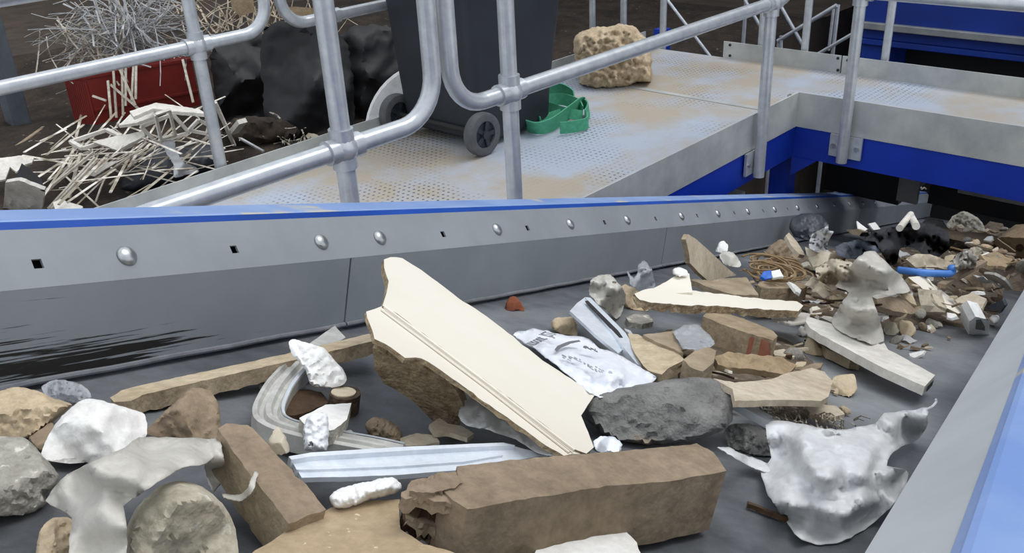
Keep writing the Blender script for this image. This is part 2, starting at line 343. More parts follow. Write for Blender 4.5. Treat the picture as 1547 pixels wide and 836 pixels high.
# triangular gusset bracket under the corner
bm = nb(); a = ony(1175, 232, YF-.02); 
hexa(bm, [Vector((XF, YF-.012, ZB0)), Vector((XF+.13, YF-.012, ZB0)), Vector((XF, YF-.012, ZB0-.1))], [Vector((XF, YF, ZB0)), Vector((XF+.13, YF, ZB0)), Vector((XF, YF, ZB0-.1))]); link('gusset', bm, 'beam_blue', plat)
# ================================================================== RAILINGS
RR = .0265
XR_ = XF+.045; YR_ = YF-.045
zm = onx(770, 139, XR_).z; 
print('mid rail z above deck', zm-ZP, onx(518, 223, XR_).z-ZP, onx(1165, 8, XR_).z-ZP, ony(1299, 11, YR_).z-ZP)
ZTOP = ZP+1.12
def joint(par, p, ax):
    bm = nb(); sphere(bm, p, .042); cyl(bm, p-ax*.055, p+ax*.055, .034, 16); cyl(bm, p-Vector((0, 0, .055)), p+Vector((0, 0, .055)), .034, 16); link('ball_joint', bm, 'galvanised', par, ang=.7)
def post(par, x, y, z0, z1, r=RR):
    bm = nb(); cyl(bm, Vector((x, y, z0)), Vector((x, y, z1)), r, 18); return link('post', bm, 'galvanised', par, ang=.7)
def foot(par, x, y, ax, out):
    bm = nb(); p = Vector((x, y, ZP-.13)) - out*.037
    hexa(bm, [p+ax*-.08+Vector((0, 0, -.055)), p+ax*.08+Vector((0, 0, -.055)), p+ax*.08+Vector((0, 0, .055)), p+ax*-.08+Vector((0, 0, .055))], [q+out*.012 for q in (p+ax*-.08+Vector((0, 0, -.055)), p+ax*.08+Vector((0, 0, -.055)), p+ax*.08+Vector((0, 0, .055)), p+ax*-.08+Vector((0, 0, .055)))])
    f = link('foot_plate', bm, 'galvanised', par)
    for s in (-.058, .058):
        q = p+ax*s+out*.012; bm = nb(); cyl(bm, q, q+out*.012, .012, 6); link('bolt', bm, 'bolt_zinc', f)
Y = Vector((0, 1, 0)); X = Vector((1, 0, 0)); Z = Vector((0, 0, 1))
def rail(par, pts, r=RR, name='mid_rail'):
    bm = nb(); tube(bm, pts, r, 16); return link(name, bm, 'galvanised', par, ang=.8)
y_p5 = onx(518, 223, XR_).y; y_p7 = onx(770, 139, XR_).y; y_p11 = onx(1166, 10, XR_).y
y_lv = onx(648, 60, XR_).y; y_rv = onx(676, 60, XR_).y; y_rv = max(y_rv, y_lv+2*RR+.006)
# near section, left of the gap
t = thing('guard_railing', 'galvanised railing section nearest the camera, its rail bending up left of the bin wheel', 'railing', Vector((XR_, y_p5, ZP-.2)))
c1 = fillet((XR_, 0, zm), (XR_, y_lv, zm), (XR_, y_lv, ZTOP), .13); c2 = fillet((XR_, y_lv, zm), (XR_, y_lv, ZTOP), (XR_, 0, ZTOP), .13)
rail(t, [Vector((XR_, YN, zm))]+c1+c2+[Vector((XR_, YN, ZTOP))], name='rail_loop')
post(t, XR_, y_p5, ZP-.2, ZTOP); joint(t, Vector((XR_, y_p5, zm)), Y); foot(t, XR_, y_p5, Y, X); post(t, XR_, -.55, ZP-.2, ZTOP); foot(t, XR_, -.55, Y, X)
# long section up to the corner
t = thing('guard_railing', 'long galvanised railing between the green sling and the conveyor, rising across the picture', 'railing', Vector((XR_, y_p7, ZP-.2)))
c1 = fillet((XR_, 9, zm), (XR_, y_rv, zm), (XR_, y_rv, ZTOP), .13); c2 = fillet((XR_, y_rv, zm), (XR_, y_rv, ZTOP), (XR_, 9, ZTOP), .13)
c3 = fillet((XR_, y_p11, ZTOP), (XR_, y_p11+.16, ZTOP), (XR_, y_p11+.16, zm), .08); c4 = fillet((XR_, y_p11+.16, ZTOP), (XR_, y_p11+.16, zm), (XR_, y_p11, zm), .08)
rail(t, c1+c2+c3+c4+[c1[0]], name='rail_loop')
for yy in (y_p7, y_p11):
    post(t, XR_, yy, ZP-.2, ZTOP); joint(t, Vector((XR_, yy, zm)), Y); foot(t, XR_, yy, Y, X)
# walkway section on the right
xb = ony(1299, 11, YR_).x; zmb = ony(1299, 11, YR_).z
t = thing('guard_railing', 'galvanised railing of the cross walkway, bolted to the blue beam at the upper right', 'railing', Vector((xb, YR_, ZP-.2)))
x0 = max(ony(1226, -2, YR_).x, XR_+.09)
c1 = fillet((9, YR_, zm), (x0, YR_, zm), (x0, YR_, ZTOP), .08); c2 = fillet((x0, YR_, zm), (x0, YR_, ZTOP), (9, YR_, ZTOP), .08)
rail(t, [Vector((XR, YR_, zm))]+c1+c2+[Vector((XR, YR_, ZTOP))], name='rail_loop')
for xx in (xb, xb+1.7):
    post(t, xx, YR_, ZP-.2, ZTOP); joint(t, Vector((xx, YR_, zm)), X); foot(t, xx, YR_, X, -Y)
# far-left railing along the heap
XLR = XL-.04
zl = onx(300, 68, XLR).z; print('left rail z', zl-ZP, onx(60, 118, XLR).z-ZP, onx(520, 28, XLR).z-ZP)
yl3 = onx(297, 67, XLR).y; ylc = onx(398, 0, XLR).y; ylc2 = max(onx(424, 10, XLR).y, ylc+2*RR+.006)
t = thing('guard_railing', 'galvanised railing in front of the red metal box at the left', 'railing', Vector((XLR, yl3, ZP-.2)))
c1 = fillet((XLR, 0, zl), (XLR, ylc, zl), (XLR, ylc, ZTOP), .12); c2 = fillet((XLR, ylc, zl), (XLR, ylc, ZTOP), (XLR, 0, ZTOP), .12)
rail(t, [Vector((XLR, YN, zl))]+c1+c2+[Vector((XLR, YN, ZTOP))], name='rail_loop')
post(t, XLR, yl3, ZP-.2, ZTOP); joint(t, Vector((XLR, yl3, zl)), Y); foot(t, XLR, yl3, Y, -X)
t = thing('guard_railing', 'galvanised railing running behind the black wheelie bin', 'railing', Vector((XLR, 4, ZP-.2)))
c1 = fillet((XLR, 9, zl), (XLR, ylc2, zl), (XLR, ylc2, ZTOP), .12); c2 = fillet((XLR, ylc2, zl), (XLR, ylc2, ZTOP), (XLR, 9, ZTOP), .12)
rail(t, [Vector((XLR, YB, zl))]+c1+c2+[Vector((XLR, YB, ZTOP))], name='rail_loop')
pys = [onx(497, 30, XLR).y, onx(700, 0, XLR).y]
for yy in pys: post(t, XLR, yy, ZP-.2, ZTOP); joint(t, Vector((XLR, yy, zl)), Y); foot(t, XLR, yy, Y, -X)
# posts of the railing along the far edge
YBR = YB+.04
t = thing('guard_railing', 'row of thin galvanised posts along the far edge behind the rubble block', 'railing', Vector((onz(1000, 60, ZP).x, YBR, ZP-.2)))
xs = [ony(px, 30, YBR).x for px in (895, 942, 1002, 1153, 1220, 1345)]
for xx in xs: post(t, xx, YBR, ZP-.2, ZTOP, .022)
for zz in (zm, ZTOP): rail(t, [Vector((xs[0], YBR, zz)), Vector((XR, YBR, zz))], .022, 'rail')
t = thing('stair_railing', 'thin inclined handrail and braces of the stair beyond the far walkway edge', 'railing', Vector((ony(1210, 100, 5.9).x, 5.9, 0)))
def yl(a, b, y, r=.012, nm='brace'):
    bm = nb(); cyl(bm, ony(*a, y), ony(*b, y), r, 10); return link(nm, bm, 'galvanised', t, ang=.7)
yl((1175, 62), (1264, 8), 5.9, .014, 'hand_rail'); yl((1235, 82), (1290, 50), 5.9, .012, 'lower_rail'); yl((1260, 8), (1252, 76), 5.9, .01, 'baluster'); yl((1180, 10), (1216, 74), 5.9, .012); yl((1180, 54), (1180, 74), 5.9, .012, 'baluster')
for px, py in ((1264, 8), (1175, 62), (1125, 0), (1290, 50)):
    q = ony(px, py, 5.9); bm = nb(); cyl(bm, Vector((q.x, 5.92, 0)), q+Vector((0, .02, 0)), .014, 10); link('baluster', bm, 'galvanised', t, ang=.7)
q0 = ony(1005, -4, 5.9); q1 = ony(1290, 50, 5.9); bm = nb(); box(bm, q0.x-.1, q1.x+.1, 5.94, 6.0, ony(1078, 100, 5.9).z-.16, ony(1078, 100, 5.9).z-.04); link('stringer', bm, 'machine_blue', t)
yl((1005, -4), (1078, 92), 5.9, .012); yl((1125, 0), (1150, 42), 5.9, .012)
# ================================================================== TRACED-SHAPE HELPERS
def dens(poly, step, jit=0, seed=0, closed=True, smooth=0):
    """subdivide an outline and roughen it"""
    P = [Vector((x, y)) for x, y in poly]; out = []; n = len(P)
    for i in range(n):
        a, b = P[i], P[(i+1) % n]
        if smooth:
            p0, p3 = P[i-1], P[(i+2) % n]
            L = (b-a).length; k = max(1, int(L/step))
            for j in range(k):
                t = j/k; cr = .5*((2*a) + (b-p0)*t + (2*p0-5*a+4*b-p3)*t*t + (3*a-p0-3*b+p3)*t**3)
                out.append(cr.lerp(a.lerp(b, t), 1-smooth))
        else:
            L = (b-a).length; k = max(1, int(L/step))
            for j in range(k): out.append(a.lerp(b, j/k))
    if jit:
        m = len(out); res = []
        for i, p in enumerate(out):
            d = (out[(i+1) % m]-out[i-1]); nn = Vector((-d.y, d.x)).normalized() if d.length > 1e-6 else Vector((0, 0))
            v = noise.noise(Vector((p.x*.09, p.y*.09, seed*3.7))) + .6*noise.noise(Vector((p.x*.3, p.y*.3, seed*1.3+9)))
            res.append(p+nn*jit*v)
        out = res
    return out
def inside(p, poly):
    c = False; n = len(poly); j = n-1
    for i in range(n):
        a, b = poly[i], poly[j]
        if (a.y > p.y) != (b.y > p.y) and p.x < (b.x-a.x)*(p.y-a.y)/(b.y-a.y)+a.x: c = not c
        j = i
    return c
def bdist(p, poly):
    best = 1e9; n = len(poly)
    for i in range(n):
        a, b = poly[i], poly[(i+1) % n]; ab = b-a; L = ab.length_squared
        t = 0 if L == 0 else max(0, min(1, (p-a).dot(ab)/L)); d = (p-(a+ab*t)).length
        if d < best: best = d
    return best
def tri(out, step):
    """triangulate outline with interior grid -> pts, tris, dist"""
    xs = [p.x for p in out]; ys = [p.y for p in out]; rnd = random.Random(int(xs[0]*13+ys[0]*7))
    inner = []; y = min(ys)+step*.5; row = 0
    while y < max(ys):
        x = min(xs)+(row % 2)*step*.5
        while x < max(xs):
            p = Vector((x+rnd.uniform(-.2, .2)*step, y+rnd.uniform(-.2, .2)*step))
            if inside(p, out) and bdist(p, out) > step*.45: inner.append(p)
            x += step
        y += step*.87; row += 1
    pts = [p.copy() for p in out]+inner; n = len(out)
    v, e, f, *_ = delaunay_2d_cdt(pts, [], [list(range(n))], 1, 1e-4)
    ds = [bdist(p, out) for p in v]
    return v, f, ds
def edge_loop(f):
    cnt = {}
    for t in f:
        for i in range(len(t)):
            a, b = t[i], t[(i+1) % len(t)]; cnt[(a, b)] = 1
    return [(a, b) for (a, b) in cnt if (b, a) not in cnt]
NBELT = N
def belt_h(p): return (p-CAM).dot(N)-NB
def zh(z0): return lambda p: p.z-z0
def shell(bm, vec):
    fs = bm.faces[:]; low = {v: bm.verts.new(v.co+vec) for v in bm.verts[:]}
    rim = [e for e in bm.edges if len(e.link_faces) == 1]
    for e in rim: bm.faces.new((e.verts[0], e.verts[1], low[e.verts[1]], low[e.verts[0]]))
    for f in fs: bm.faces.new([low[v] for v in reversed(f.verts)])
def finish(o, label, cat, group): return tag(o, label, cat, group) if label else o
def blob(name, label, cat, m, poly, depth, h=0.0, p=2.0, facet=0, bump=.0, bs=25, jit=1.5, seed=1, sink=.15, step=None, hf=belt_h, group=None, smooth=.6, parent=None, flat=True, n=N, dig=None, ang=.85, lean=.5):
    """solid lump: outline kept, own depth, lowest point resting on the support surface"""
    xs = [q[0] for q in poly]; ys = [q[1] for q in poly]; size = min(max(xs)-min(xs), max(ys)-min(ys))
    st = step or max(2.2, size/20)
    out = dens(poly, st*.8, jit, seed, smooth=smooth); v, f, ds = tri(out, st); dm = max(ds) or 1
    cx = sum(xs)/len(xs); cy = sum(ys)/len(ys); R = max(size/2, 1)
    rnd = random.Random(seed*97+3); pls = [[(rnd.uniform(.55, 1.05), Vector((rnd.uniform(-1, 1), rnd.uniform(-1, 1)))*.75) for _ in range(facet)] for _ in range(2)]
    ring = set(a for e in edge_loop(f) for a in e)
    rc = ray(cx, cy); ln = (-rc.normalized()*(1-lean)+n*lean).normalized()
    def build(d):
        fr, bk = [], []
        for i, q in enumerate(v):
            u = min(1, ds[i]/dm); t = (1-(1-u)**p)**(1/p)
            r = ray(q.x, q.y); base = CAM+r*((rc*d).dot(ln)/r.dot(ln)); rn = r.normalized(); loc = Vector(((q.x-cx)/R, (q.y-cy)/R))
            tt = []
            for s in range(2):
                ts = t
                for a, b in pls[s]: ts = min(ts, max(0.02, a+b.dot(loc))) if i not in ring else 0
                ts *= depth
                if bump and i not in ring:
                    w = noise.fractal(Vector((q.x, q.y, seed*11+s*50))*(1/max(R, 8))*bs/10, .9, 2.1, 4)
                    ts = max(0, ts + bump*w*min(1, u*4))
                tt.append(ts)
            fr.append(base-rn*tt[0]); bk.append(base if i in ring else base+rn*tt[1]*.9)
        return fr, bk
    lo, hi = .3, 14.0
    for _ in range(34):
        mid = (lo+hi)/2; fr, bk = build(mid)
        mn = min(hf(q) for q in fr+bk)
        if mn > h-sink*depth: lo = mid
        else: hi = mid
    fr, bk = build(lo)
    for L in (fr, bk):
        for i, q in enumerate(L):
            k = hf(q)
            if k < h+.001: L[i] = q + n*(h+.001-k)
    bm = nb(); vf = [bm.verts.new(q) for q in fr]; vb = [vf[i] if i in ring else bm.verts.new(q) for i, q in enumerate(bk)]
    for t in f:
        try: bm.faces.new([vf[i] for i in t])
        except ValueError: pass
        try: bm.faces.new([vb[i] for i in reversed(t)])
        except ValueError: pass
    o = link(name, bm, m, parent, smooth=not facet, ang=ang if facet else None); return finish(o, label, cat, group)
def plane3(c3):
    a, b, c = [bp(*q) for q in c3]; n = (b-a).cross(c-a).normalized()
    if n.dot(CAM-a) < 0: n = -n
    return a, n
def slab(name, label, cat, m, poly, h, th, jit=.8, seed=1, step=None, surf=0.0, group=None, smooth=0, parent=None, down=None, mside=None, P=None, edgej=.0, split=True):
    """plate: outline on a plane (height above the belt, or three control points), thickened along its normal"""
    if P: a, n = P
    elif isinstance(h, (int, float)): a, n = CAM+N*(NB+h), N
    else: a, n = plane3(h)
    xs = [q[0] for q in poly]; ys = [q[1] for q in poly]; size = min(max(xs)-min(xs), max(ys)-min(ys))
    st = step or max(3.5, size/7)
    out = dens(poly, min(st, 9), jit, seed, smooth=smooth); v, f, ds = tri(out, st)
    dn = (down or -n).normalized(); bm = nb(); top, bot = [], []
    for i, q in enumerate(v):
        p = onp(q.x, q.y, a, n); w = surf*noise.fractal(Vector((p.x, p.y, p.z))*25+Vector((seed*5, 0, 0)), 1, 2, 4) if surf and ds[i] > .1 else 0
        top.append(bm.verts.new(p+n*w)); e = edgej*noise.noise(Vector((q.x*.35, q.y*.35, seed*7.0)))
        bot.append(bm.verts.new(p+dn*th*(1+e)))
    L = edge_loop(f)
    for t in f: 
        bm.faces.new([top[i] for i in t]); bm.faces.new([bot[i] for i in reversed(t)])
    rows = 3 if edgej else 1
    prev = {i: top[i] for e in L for i in e}; rnd = random.Random(seed)
    for k in range(1, rows+1):
        cur = {}
        for i in prev:
            if k == rows: cur[i] = bot[i]
            else:
                q = top[i].co.lerp(bot[i].co, k/rows); ctr = sum((t.co for t in top), Vector())/len(top)
                cur[i] = bm.verts.new(q + (ctr-q).normalized()*rnd.uniform(-.3, .6)*th*edgej)
        for a_, b_ in L:
            fc = bm.faces.new((prev[b_], prev[a_], cur[a_], cur[b_]))
            if mside: fc.material_index = 1
        prev = cur
    o = link(name, bm, [m, mside] if mside else m, parent, ang=.5); return finish(o, label, cat, group)
def sheet(name, label, cat, m, poly, ctrl, amp=.01, jit=2, seed=1, step=None, freq=14, th=.0008, group=None, smooth=.5, parent=None, P=None, minh=.003, sharp=1):
    """film or cloth: outline kept; heights above the belt blended from control points, then crumpled"""
    xs = [q[0] for q in poly]; ys = [q[1] for q in poly]; size = max(max(xs)-min(xs), max(ys)-min(ys))
    st = step or max(2.5, size/26)
    out = dens(poly, st, jit, seed, smooth=smooth); v, f, ds = tri(out, st); bm = nb(); vs = []
    for i, q in enumerate(v):
        ws = hs_ = 0
        for cx, cy, ch in ctrl:
            w = 1/(((q.x-cx)**2+(q.y-cy)**2)+60); w *= w; ws += w; hs_ += w*ch
        hh = hs_/ws
        g = bp(q.x, q.y, hh) if P is None else P(q.x, q.y, hh)
        k = Vector((g.x, g.y, g.z))*freq+Vector((seed*3.1, seed, 0))
        wv = (abs(noise.noise(k))-.25)*1.4 + .5*(abs(noise.noise(k*2.3))-.25) + .3*noise.noise(k*5)
        hh = max(minh, hh+amp*.42*wv*sharp)
        vs.append(bm.verts.new(bp(q.x, q.y, hh) if P is None else P(q.x, q.y, hh)))
    for t in f: bm.faces.new([vs[i] for i in t])
    if th: shell(bm, -N*th)
    o = link(name, bm, m, parent, smooth=True); return finish(o, label, cat, group)
def bar(name, label, cat, m, a, b, wid, th, group=None, parent=None, seed=1, up=None, taper=1.0, seg=6, rough=.0):
    """stick or strip between two world points"""
    a, b = Vector(a), Vector(b); t = (b-a).normalized(); up = up or N; s = t.cross(up).normalized(); u = s.cross(t).normalized(); rnd = random.Random(seed); bm = nb(); rings = []
    for i in range(seg+1):
        k = i/seg; c = a.lerp(b, k); w = wid*.5*(1+(taper-1)*k); j = lambda: rnd.uniform(-1, 1)*rough
        off = (t*rnd.uniform(-1, 1)*wid*.6*(rough*20 > .01)) if i in (0, seg) else Vector()
        rings.append([bm.verts.new(c+s*(sx*w+j()*wid)+u*(su*th*.5+j()*th)+(t*rnd.uniform(-.5, .5)*wid if rough and i in (0, seg) else Vector())) for sx, su in ((-1, -1), (1, -1), (1, 1), (-1, 1))])
    for r0, r1 in zip(rings, rings[1:]):
        for k in range(4): bm.faces.new((r0[k], r0[(k+1) % 4], r1[(k+1) % 4], r1[k]))
    bm.faces.new(rings[0][::-1]); bm.faces.new(rings[-1])
    o = link(name, bm, m, parent); return finish(o, label, cat, group)
# ------------------------------------------------------------------ debris materials
mat('board_cream', '#e3ddd0', '#dad3c4', rough=.6, scale=2.5)
mat('board_fibre', '#907b60', '#bba888', rough=.95, scale=60, bump=.6, bscale=160, grime=0.5)
mat('plaster_white', '#f0efec', '#d9d6d0', rough=.9, scale=9, bump=.25, bscale=70, grime=0.16)
mat('foam_white', '#f4f4f2', '#e2e1de', rough=.8, scale=20, bump=.25, bscale=120, grime=0.08)
mat('stone_tan', '#d3c0a2', '#b49f82', rough=.95, scale=9, bump=.4, bscale=60, grime=0.4)
mat('stone_brown', '#9d8b74', '#7f6e5a', rough=.95, scale=7, bump=.3, bscale=70, grime=0.4)
mat('stone_grey', '#bab6aa', '#908c82', rough=.95, scale=14, bump=.6, bscale=80, c3='#cfcabd', s3=45, f3=.6, grime=0.4)
mat('stone_slate', '#8f8e8b', '#6b6a68', rough=.95, scale=22, bump=.7, bscale=110, c3='#a8997f', s3=4, f3=.6, grime=0.45)
mat('concrete_pale', '#c9c2ae', '#aaa390', rough=.95, scale=10, bump=.5, bscale=60, c3='#d9d4c6', s3=38, f3=.62, grime=0.35)
mat('wood_dusty', '#988671', '#80705b', rough=.9, scale=6, bump=.35, bscale=50, stretch=(1, 1, 1), grime=0.38)
mat('wood_pale', '#cbbba0', '#b2a083', rough=.85, scale=10, bump=.2, bscale=60, grime=0.35)
mat('wood_raw', '#b0a087', '#8a7a63', rough=.9, scale=22, bump=.5, bscale=60, grime=0.45)
mat('wood_dark', '#5c4632', '#3a2a1d', rough=.95, scale=20, bump=.7, bscale=70, grime=0.4)
mat('wood_beige', '#c9bda9', '#b3a48d', rough=.85, scale=8, bump=.15, bscale=40, grime=0.3)
mat('bark', '#6b5844', '#41352a', rough=.95, scale=35, bump=.8, bscale=80, grime=0.4)
mat('wood_cut', '#e6dbc6', '#cdbd9f', rough=.9, scale=20, grime=0.2)
mat('hardboard', '#b19d80', '#a08a6b', rough=.9, scale=5, bump=.25, bscale=90, c3='#ded0b4', s3=75, f3=.66, grime=0.25)
mat('brick_tan', '#a8967c', '#8c7a61', rough=.95, scale=10, bump=.4, bscale=70, c3='#8a453c', s3=9, f3=.66, grime=0.4)
mat('stain_red', '#8b4a40', '#94654f', rough=.95, scale=40)
mat('brick_rust', '#8e4f33', '#6e3c2a', rough=.95, scale=14, bump=.4, grime=0.35)
mat('cardboard', '#ab9678', '#8f7a5e', rough=.9, scale=12, bump=.2, grime=0.4)
mat('aluminium', '#e6ebf1', '#d3dae2', rough=.35, metal=.25, scale=12, bump=.05, grime=0.12)
mat('aluminium_dusty', '#d6d5d0', '#bab8b2', rough=.5, metal=.3, scale=14, grime=0.25)
mat('film_grey', '#dfdbd2', '#cdc9bf', rough=.4, scale=6, alpha=.95, trans=.18, grime=0.12, bump=.55, bscale=22)
mat('film_clear', '#d2d6da', '#c2c6ca', rough=.25, scale=8, alpha=.72, trans=.35, bump=.55, bscale=22)
mat('film_white', '#e6e7e8', '#dadad9', rough=.35, scale=7, alpha=.95, trans=.18, grime=0.08, bump=.55, bscale=22)
mat('film_tan', '#ddd2bd', '#ccc0aa', rough=.5, scale=6, alpha=.95, trans=.15, grime=0.2, bump=.55, bscale=22)
mat('bag_white', '#eef1f7', '#e2e6ee', rough=.4, scale=4, bump=.55, bscale=22)
mat('speckled_white', '#eef0f2', '#d5d7d9', rough=.8, scale=20, bump=.3, bscale=90, c3='#4b4b4d', s3=85, f3=.63, w3=.03)
mat('print_grey', '#6f7074', rough=.5)
mat('print_light', '#b3b5b9', '#8d8f94', rough=.5, scale=60)
mat('cloth_black', '#232427', '#2f3135', rough=.95, scale=20, bump=.4, bscale=60, grime=0.3)
mat('cloth_bluegrey', '#5f6670', '#4b525c', rough=.95, scale=14, bump=.3)
mat('bag_dark', '#4c5058', '#3b3f46', rough=.4, scale=10, alpha=.9, trans=.1)
mat('pipe_blue', '#5288d4', '#3f74c0', rough=.4, scale=20)
mat('packet_blue', '#3d74cf', '#2c5cb4', rough=.4, scale=40)
mat('dirt', '#7c6f5f', '#57493b', rough=1, scale=9, bump=.8, bscale=60, c3='#a59a87', s3=22, f3=.6, grime=0.5)
mat('dirt_dark', '#3d332a', '#241e19', rough=1, scale=5, bump=.8, bscale=30, c3='#6a5f53', s3=18, f3=.66, grime=0.5)
mat('wire_tan', '#9a8163', '#77603f', rough=.8, scale=20)
mat('fibre_pale', '#cfc8ba', '#a79e8d', rough=.8, scale=10, grime=0.4)
mat('strip_pale', '#e6e1d6', '#9c9282', rough=.8, scale=5, lo=.42, hi=.55)
mat('column_grey', '#5d646c', '#4a4f55', rough=.6, scale=4)
mat('strip_grey', '#b9babb', '#8f9092', rough=.5, scale=8)
mat('paint_red', '#7d231c', '#681c16', rough=.6, scale=4)
mat('sling_green', '#52a582', '#459674', rough=.75, scale=40, bump=.15, bscale=200)
mat('tyre_grey', '#5d5e60', '#505153', rough=.85, scale=20)
mat('tarp_shade_black', '#0f1012', '#17181b', rough=.6, scale=5)
mat('pvc_white', '#e6e2da', '#cbc6bb', rough=.6, scale=8, grime=0.2)
# ================================================================== THINGS ON THE PLATFORM
fx = onz(737, 236, ZP); fl = onz(600, 199, ZP)
wx1 = fx.x; wx0 = fl.x; yw = fx.y+.0
bn = thing('wheelie_bin', 'black two-wheeled refuse bin standing on the platform behind the railings', 'bin', Vector(((wx0+wx1)/2, yw+.28, ZP)))
bm = nb(); xa, xb_ = wx0+.05, wx1-.05; xm = (xa+xb_)/2
def rr(hx, y0, y1, z, r=.05, n=4, f=1):
    pts = []
    for cx, cy, a0 in ((xm+hx-r, y1-r, 0), (xm-hx+r, y1-r, 90), (xm-hx+r, y0+r, 180), (xm+hx-r, y0+r, 270)):
        for k in range(n+1):
            a = math.radians(a0+90*k/n); pts.append(Vector((cx+r*math.cos(a), cy+r*math.sin(a), z)))
    return pts
hw = (xb_-xa)/2
levels = [(hw*.93, yw+.06, yw+.52, ZP+.035), (hw*.96, yw+.02, yw+.54, ZP+.06), (hw*.97, yw-.0, yw+.55, ZP+.2), (hw*1.02, yw-.02, yw+.60, ZP+.5), (hw*1.09, yw-.05, yw+.67, ZP+.94), (hw*1.16, yw-.08, yw+.71, ZP+.95), (hw*1.16, yw-.08, yw+.71, ZP+1.0)]
rings = [[bm.verts.new(p) for p in rr(a, b, c, z)] for a, b, c, z in levels]
for r0, r1 in zip(rings, rings[1:]):
    for k in range(len(r0)): bm.faces.new((r0[k], r0[(k+1) % len(r0)], r1[(k+1) % len(r0)], r1[k]))
bm.faces.new(rings[0][::-1]); bm.faces.new(rings[-1]); link('bin_body', bm, 'bin_plastic', bn, ang=.6)
bm = nb(); rs = [[bm.verts.new(p) for p in rr(hw*1.18, yw-.09, yw+.73, ZP+1.003)], [bm.verts.new(p) for p in rr(hw*1.15, yw-.06, yw+.70, ZP+1.05)]]
for k in range(len(rs[0])): bm.faces.new((rs[0][k], rs[0][(k+1) % len(rs[0])], rs[1][(k+1) % len(rs[0])], rs[1][k]))
bm.faces.new(rs[0][::-1]); bm.faces.new(rs[1]); link('lid', bm, 'bin_plastic', bn, ang=.6)
bm = nb(); cyl(bm, Vector((wx0, yw, ZP+.1)), Vector((wx1, yw, ZP+.1)), .012, 12); link('axle', bm, 'steel_dark', bn)
for s, xx in ((1, wx1), (-1, wx0)):
    prof = [(.062, -.024), (.085, -.028), (.096, -.024), (.100, -.012), (.100, .012), (.096, .024), (.085, .028), (.062, .024)]
    bm = nb(); rings = [[bm.verts.new(Vector((xx-s*.028+x, yw+math.cos(2*math.pi*k/32)*r, ZP+.1+math.sin(2*math.pi*k/32)*r))) for k in range(32)] for r, x in prof]
    for r0, r1 in zip(rings, rings[1:]+rings[:1]):
        for k in range(32): bm.faces.new((r0[k], r0[(k+1) % 32], r1[(k+1) % 32], r1[k]))
    wh = link('wheel', bm, 'tyre_grey', bn, ang=.8)
    bm = nb(); c0 = Vector((xx-s*.028, yw, ZP+.1)); cyl(bm, c0-X*.012, c0+X*.012, .063, 28); cyl(bm, c0-X*.03, c0+X*.03, .02, 16)
    for k in range(5):
        a = 2*math.pi*k/5; d = Vector((0, math.cos(a), math.sin(a))); q = d.cross(X); hexa(bm, [c0+d*.015+q*.008-X*.022, c0+d*.06+q*.011-X*.022, c0+d*.06-q*.011-X*.022, c0+d*.015-q*.008-X*.022], [c0+d*.015+q*.008+X*.022, c0+d*.06+q*.011+X*.022, c0+d*.06-q*.011+X*.022, c0+d*.015-q*.008+X*.022])
    link('wheel_hub', bm, 'bin_plastic', wh)
# white disc standing outside the platform edge
dc = atd(657, 207, 4.85); 
nv = (CAM-dc).normalized(); nv.z *= .3; nv.normalize(); sx = nv.cross(Z).normalized(); sz = sx.cross(nv); 
bm = nb(); rd = 105/FPX*4.85
prof = [(rd, -.012), (rd, .004), (rd-.012, .012), (rd*.5, .016), (0.001, .018)]
rings = [[bm.verts.new(dc+sx*math.cos(2*math.pi*k/48)*r+sz*math.sin(2*math.pi*k/48)*r*1.06+nv*z) for k in range(48)] for r, z in prof]
for r0, r1 in zip(rings, rings[1:]):
    for k in range(48): bm.faces.new((r0[k], r0[(k+1) % 48], r1[(k+1) % 48], r1[k]))
bm.faces.new(rings[0][::-1]); bm.faces.new(rings[-1])
tag(link('white_disc', bm, 'foam_white', smooth=False, ang=.5), 'white round disc standing on edge behind the bin, beyond the platform edge', 'disc')
# green webbing sling
sc = onz(842, 188, ZP); bm = nb()
def ribbon(bm, pts, nrm, wd, th=.003):
    n = len(pts); a = []
    for i, p in enumerate(pts):
        t = (pts[min(i+1, n-1)]-pts[max(i-1, 0)]).normalized(); u = nrm(i/(n-1)); u = (u-t*u.dot(t)).normalized(); s = t.cross(u)
        a.append([bm.verts.new(p+u*wd*.5+s*th), bm.verts.new(p-u*wd*.5+s*th), bm.verts.new(p-u*wd*.5-s*th), bm.verts.new(p+u*wd*.5-s*th)])
    for r0, r1 in zip(a, a[1:]):
        for k in range(4): bm.faces.new((r0[k], r0[(k+1) % 4], r1[(k+1) % 4], r1[k]))
    bm.faces.new(a[0][::-1]); bm.faces.new(a[-1])
def dk(px, py, dz): p = onz(px, py, ZP+dz); return p
def cat(ps, n=8):
    ps = [Vector(p) for p in ps]; o = []
    for i in range(len(ps)-1):
        p0, a, b, p3 = ps[max(i-1, 0)], ps[i], ps[i+1], ps[min(i+2, len(ps)-1)]
        for j in range(n):
            t = j/n; o.append(.5*((2*a)+(b-p0)*t+(2*p0-5*a+4*b-p3)*t*t+(3*a-p0-3*b+p3)*t**3))
    return o+[ps[-1]]
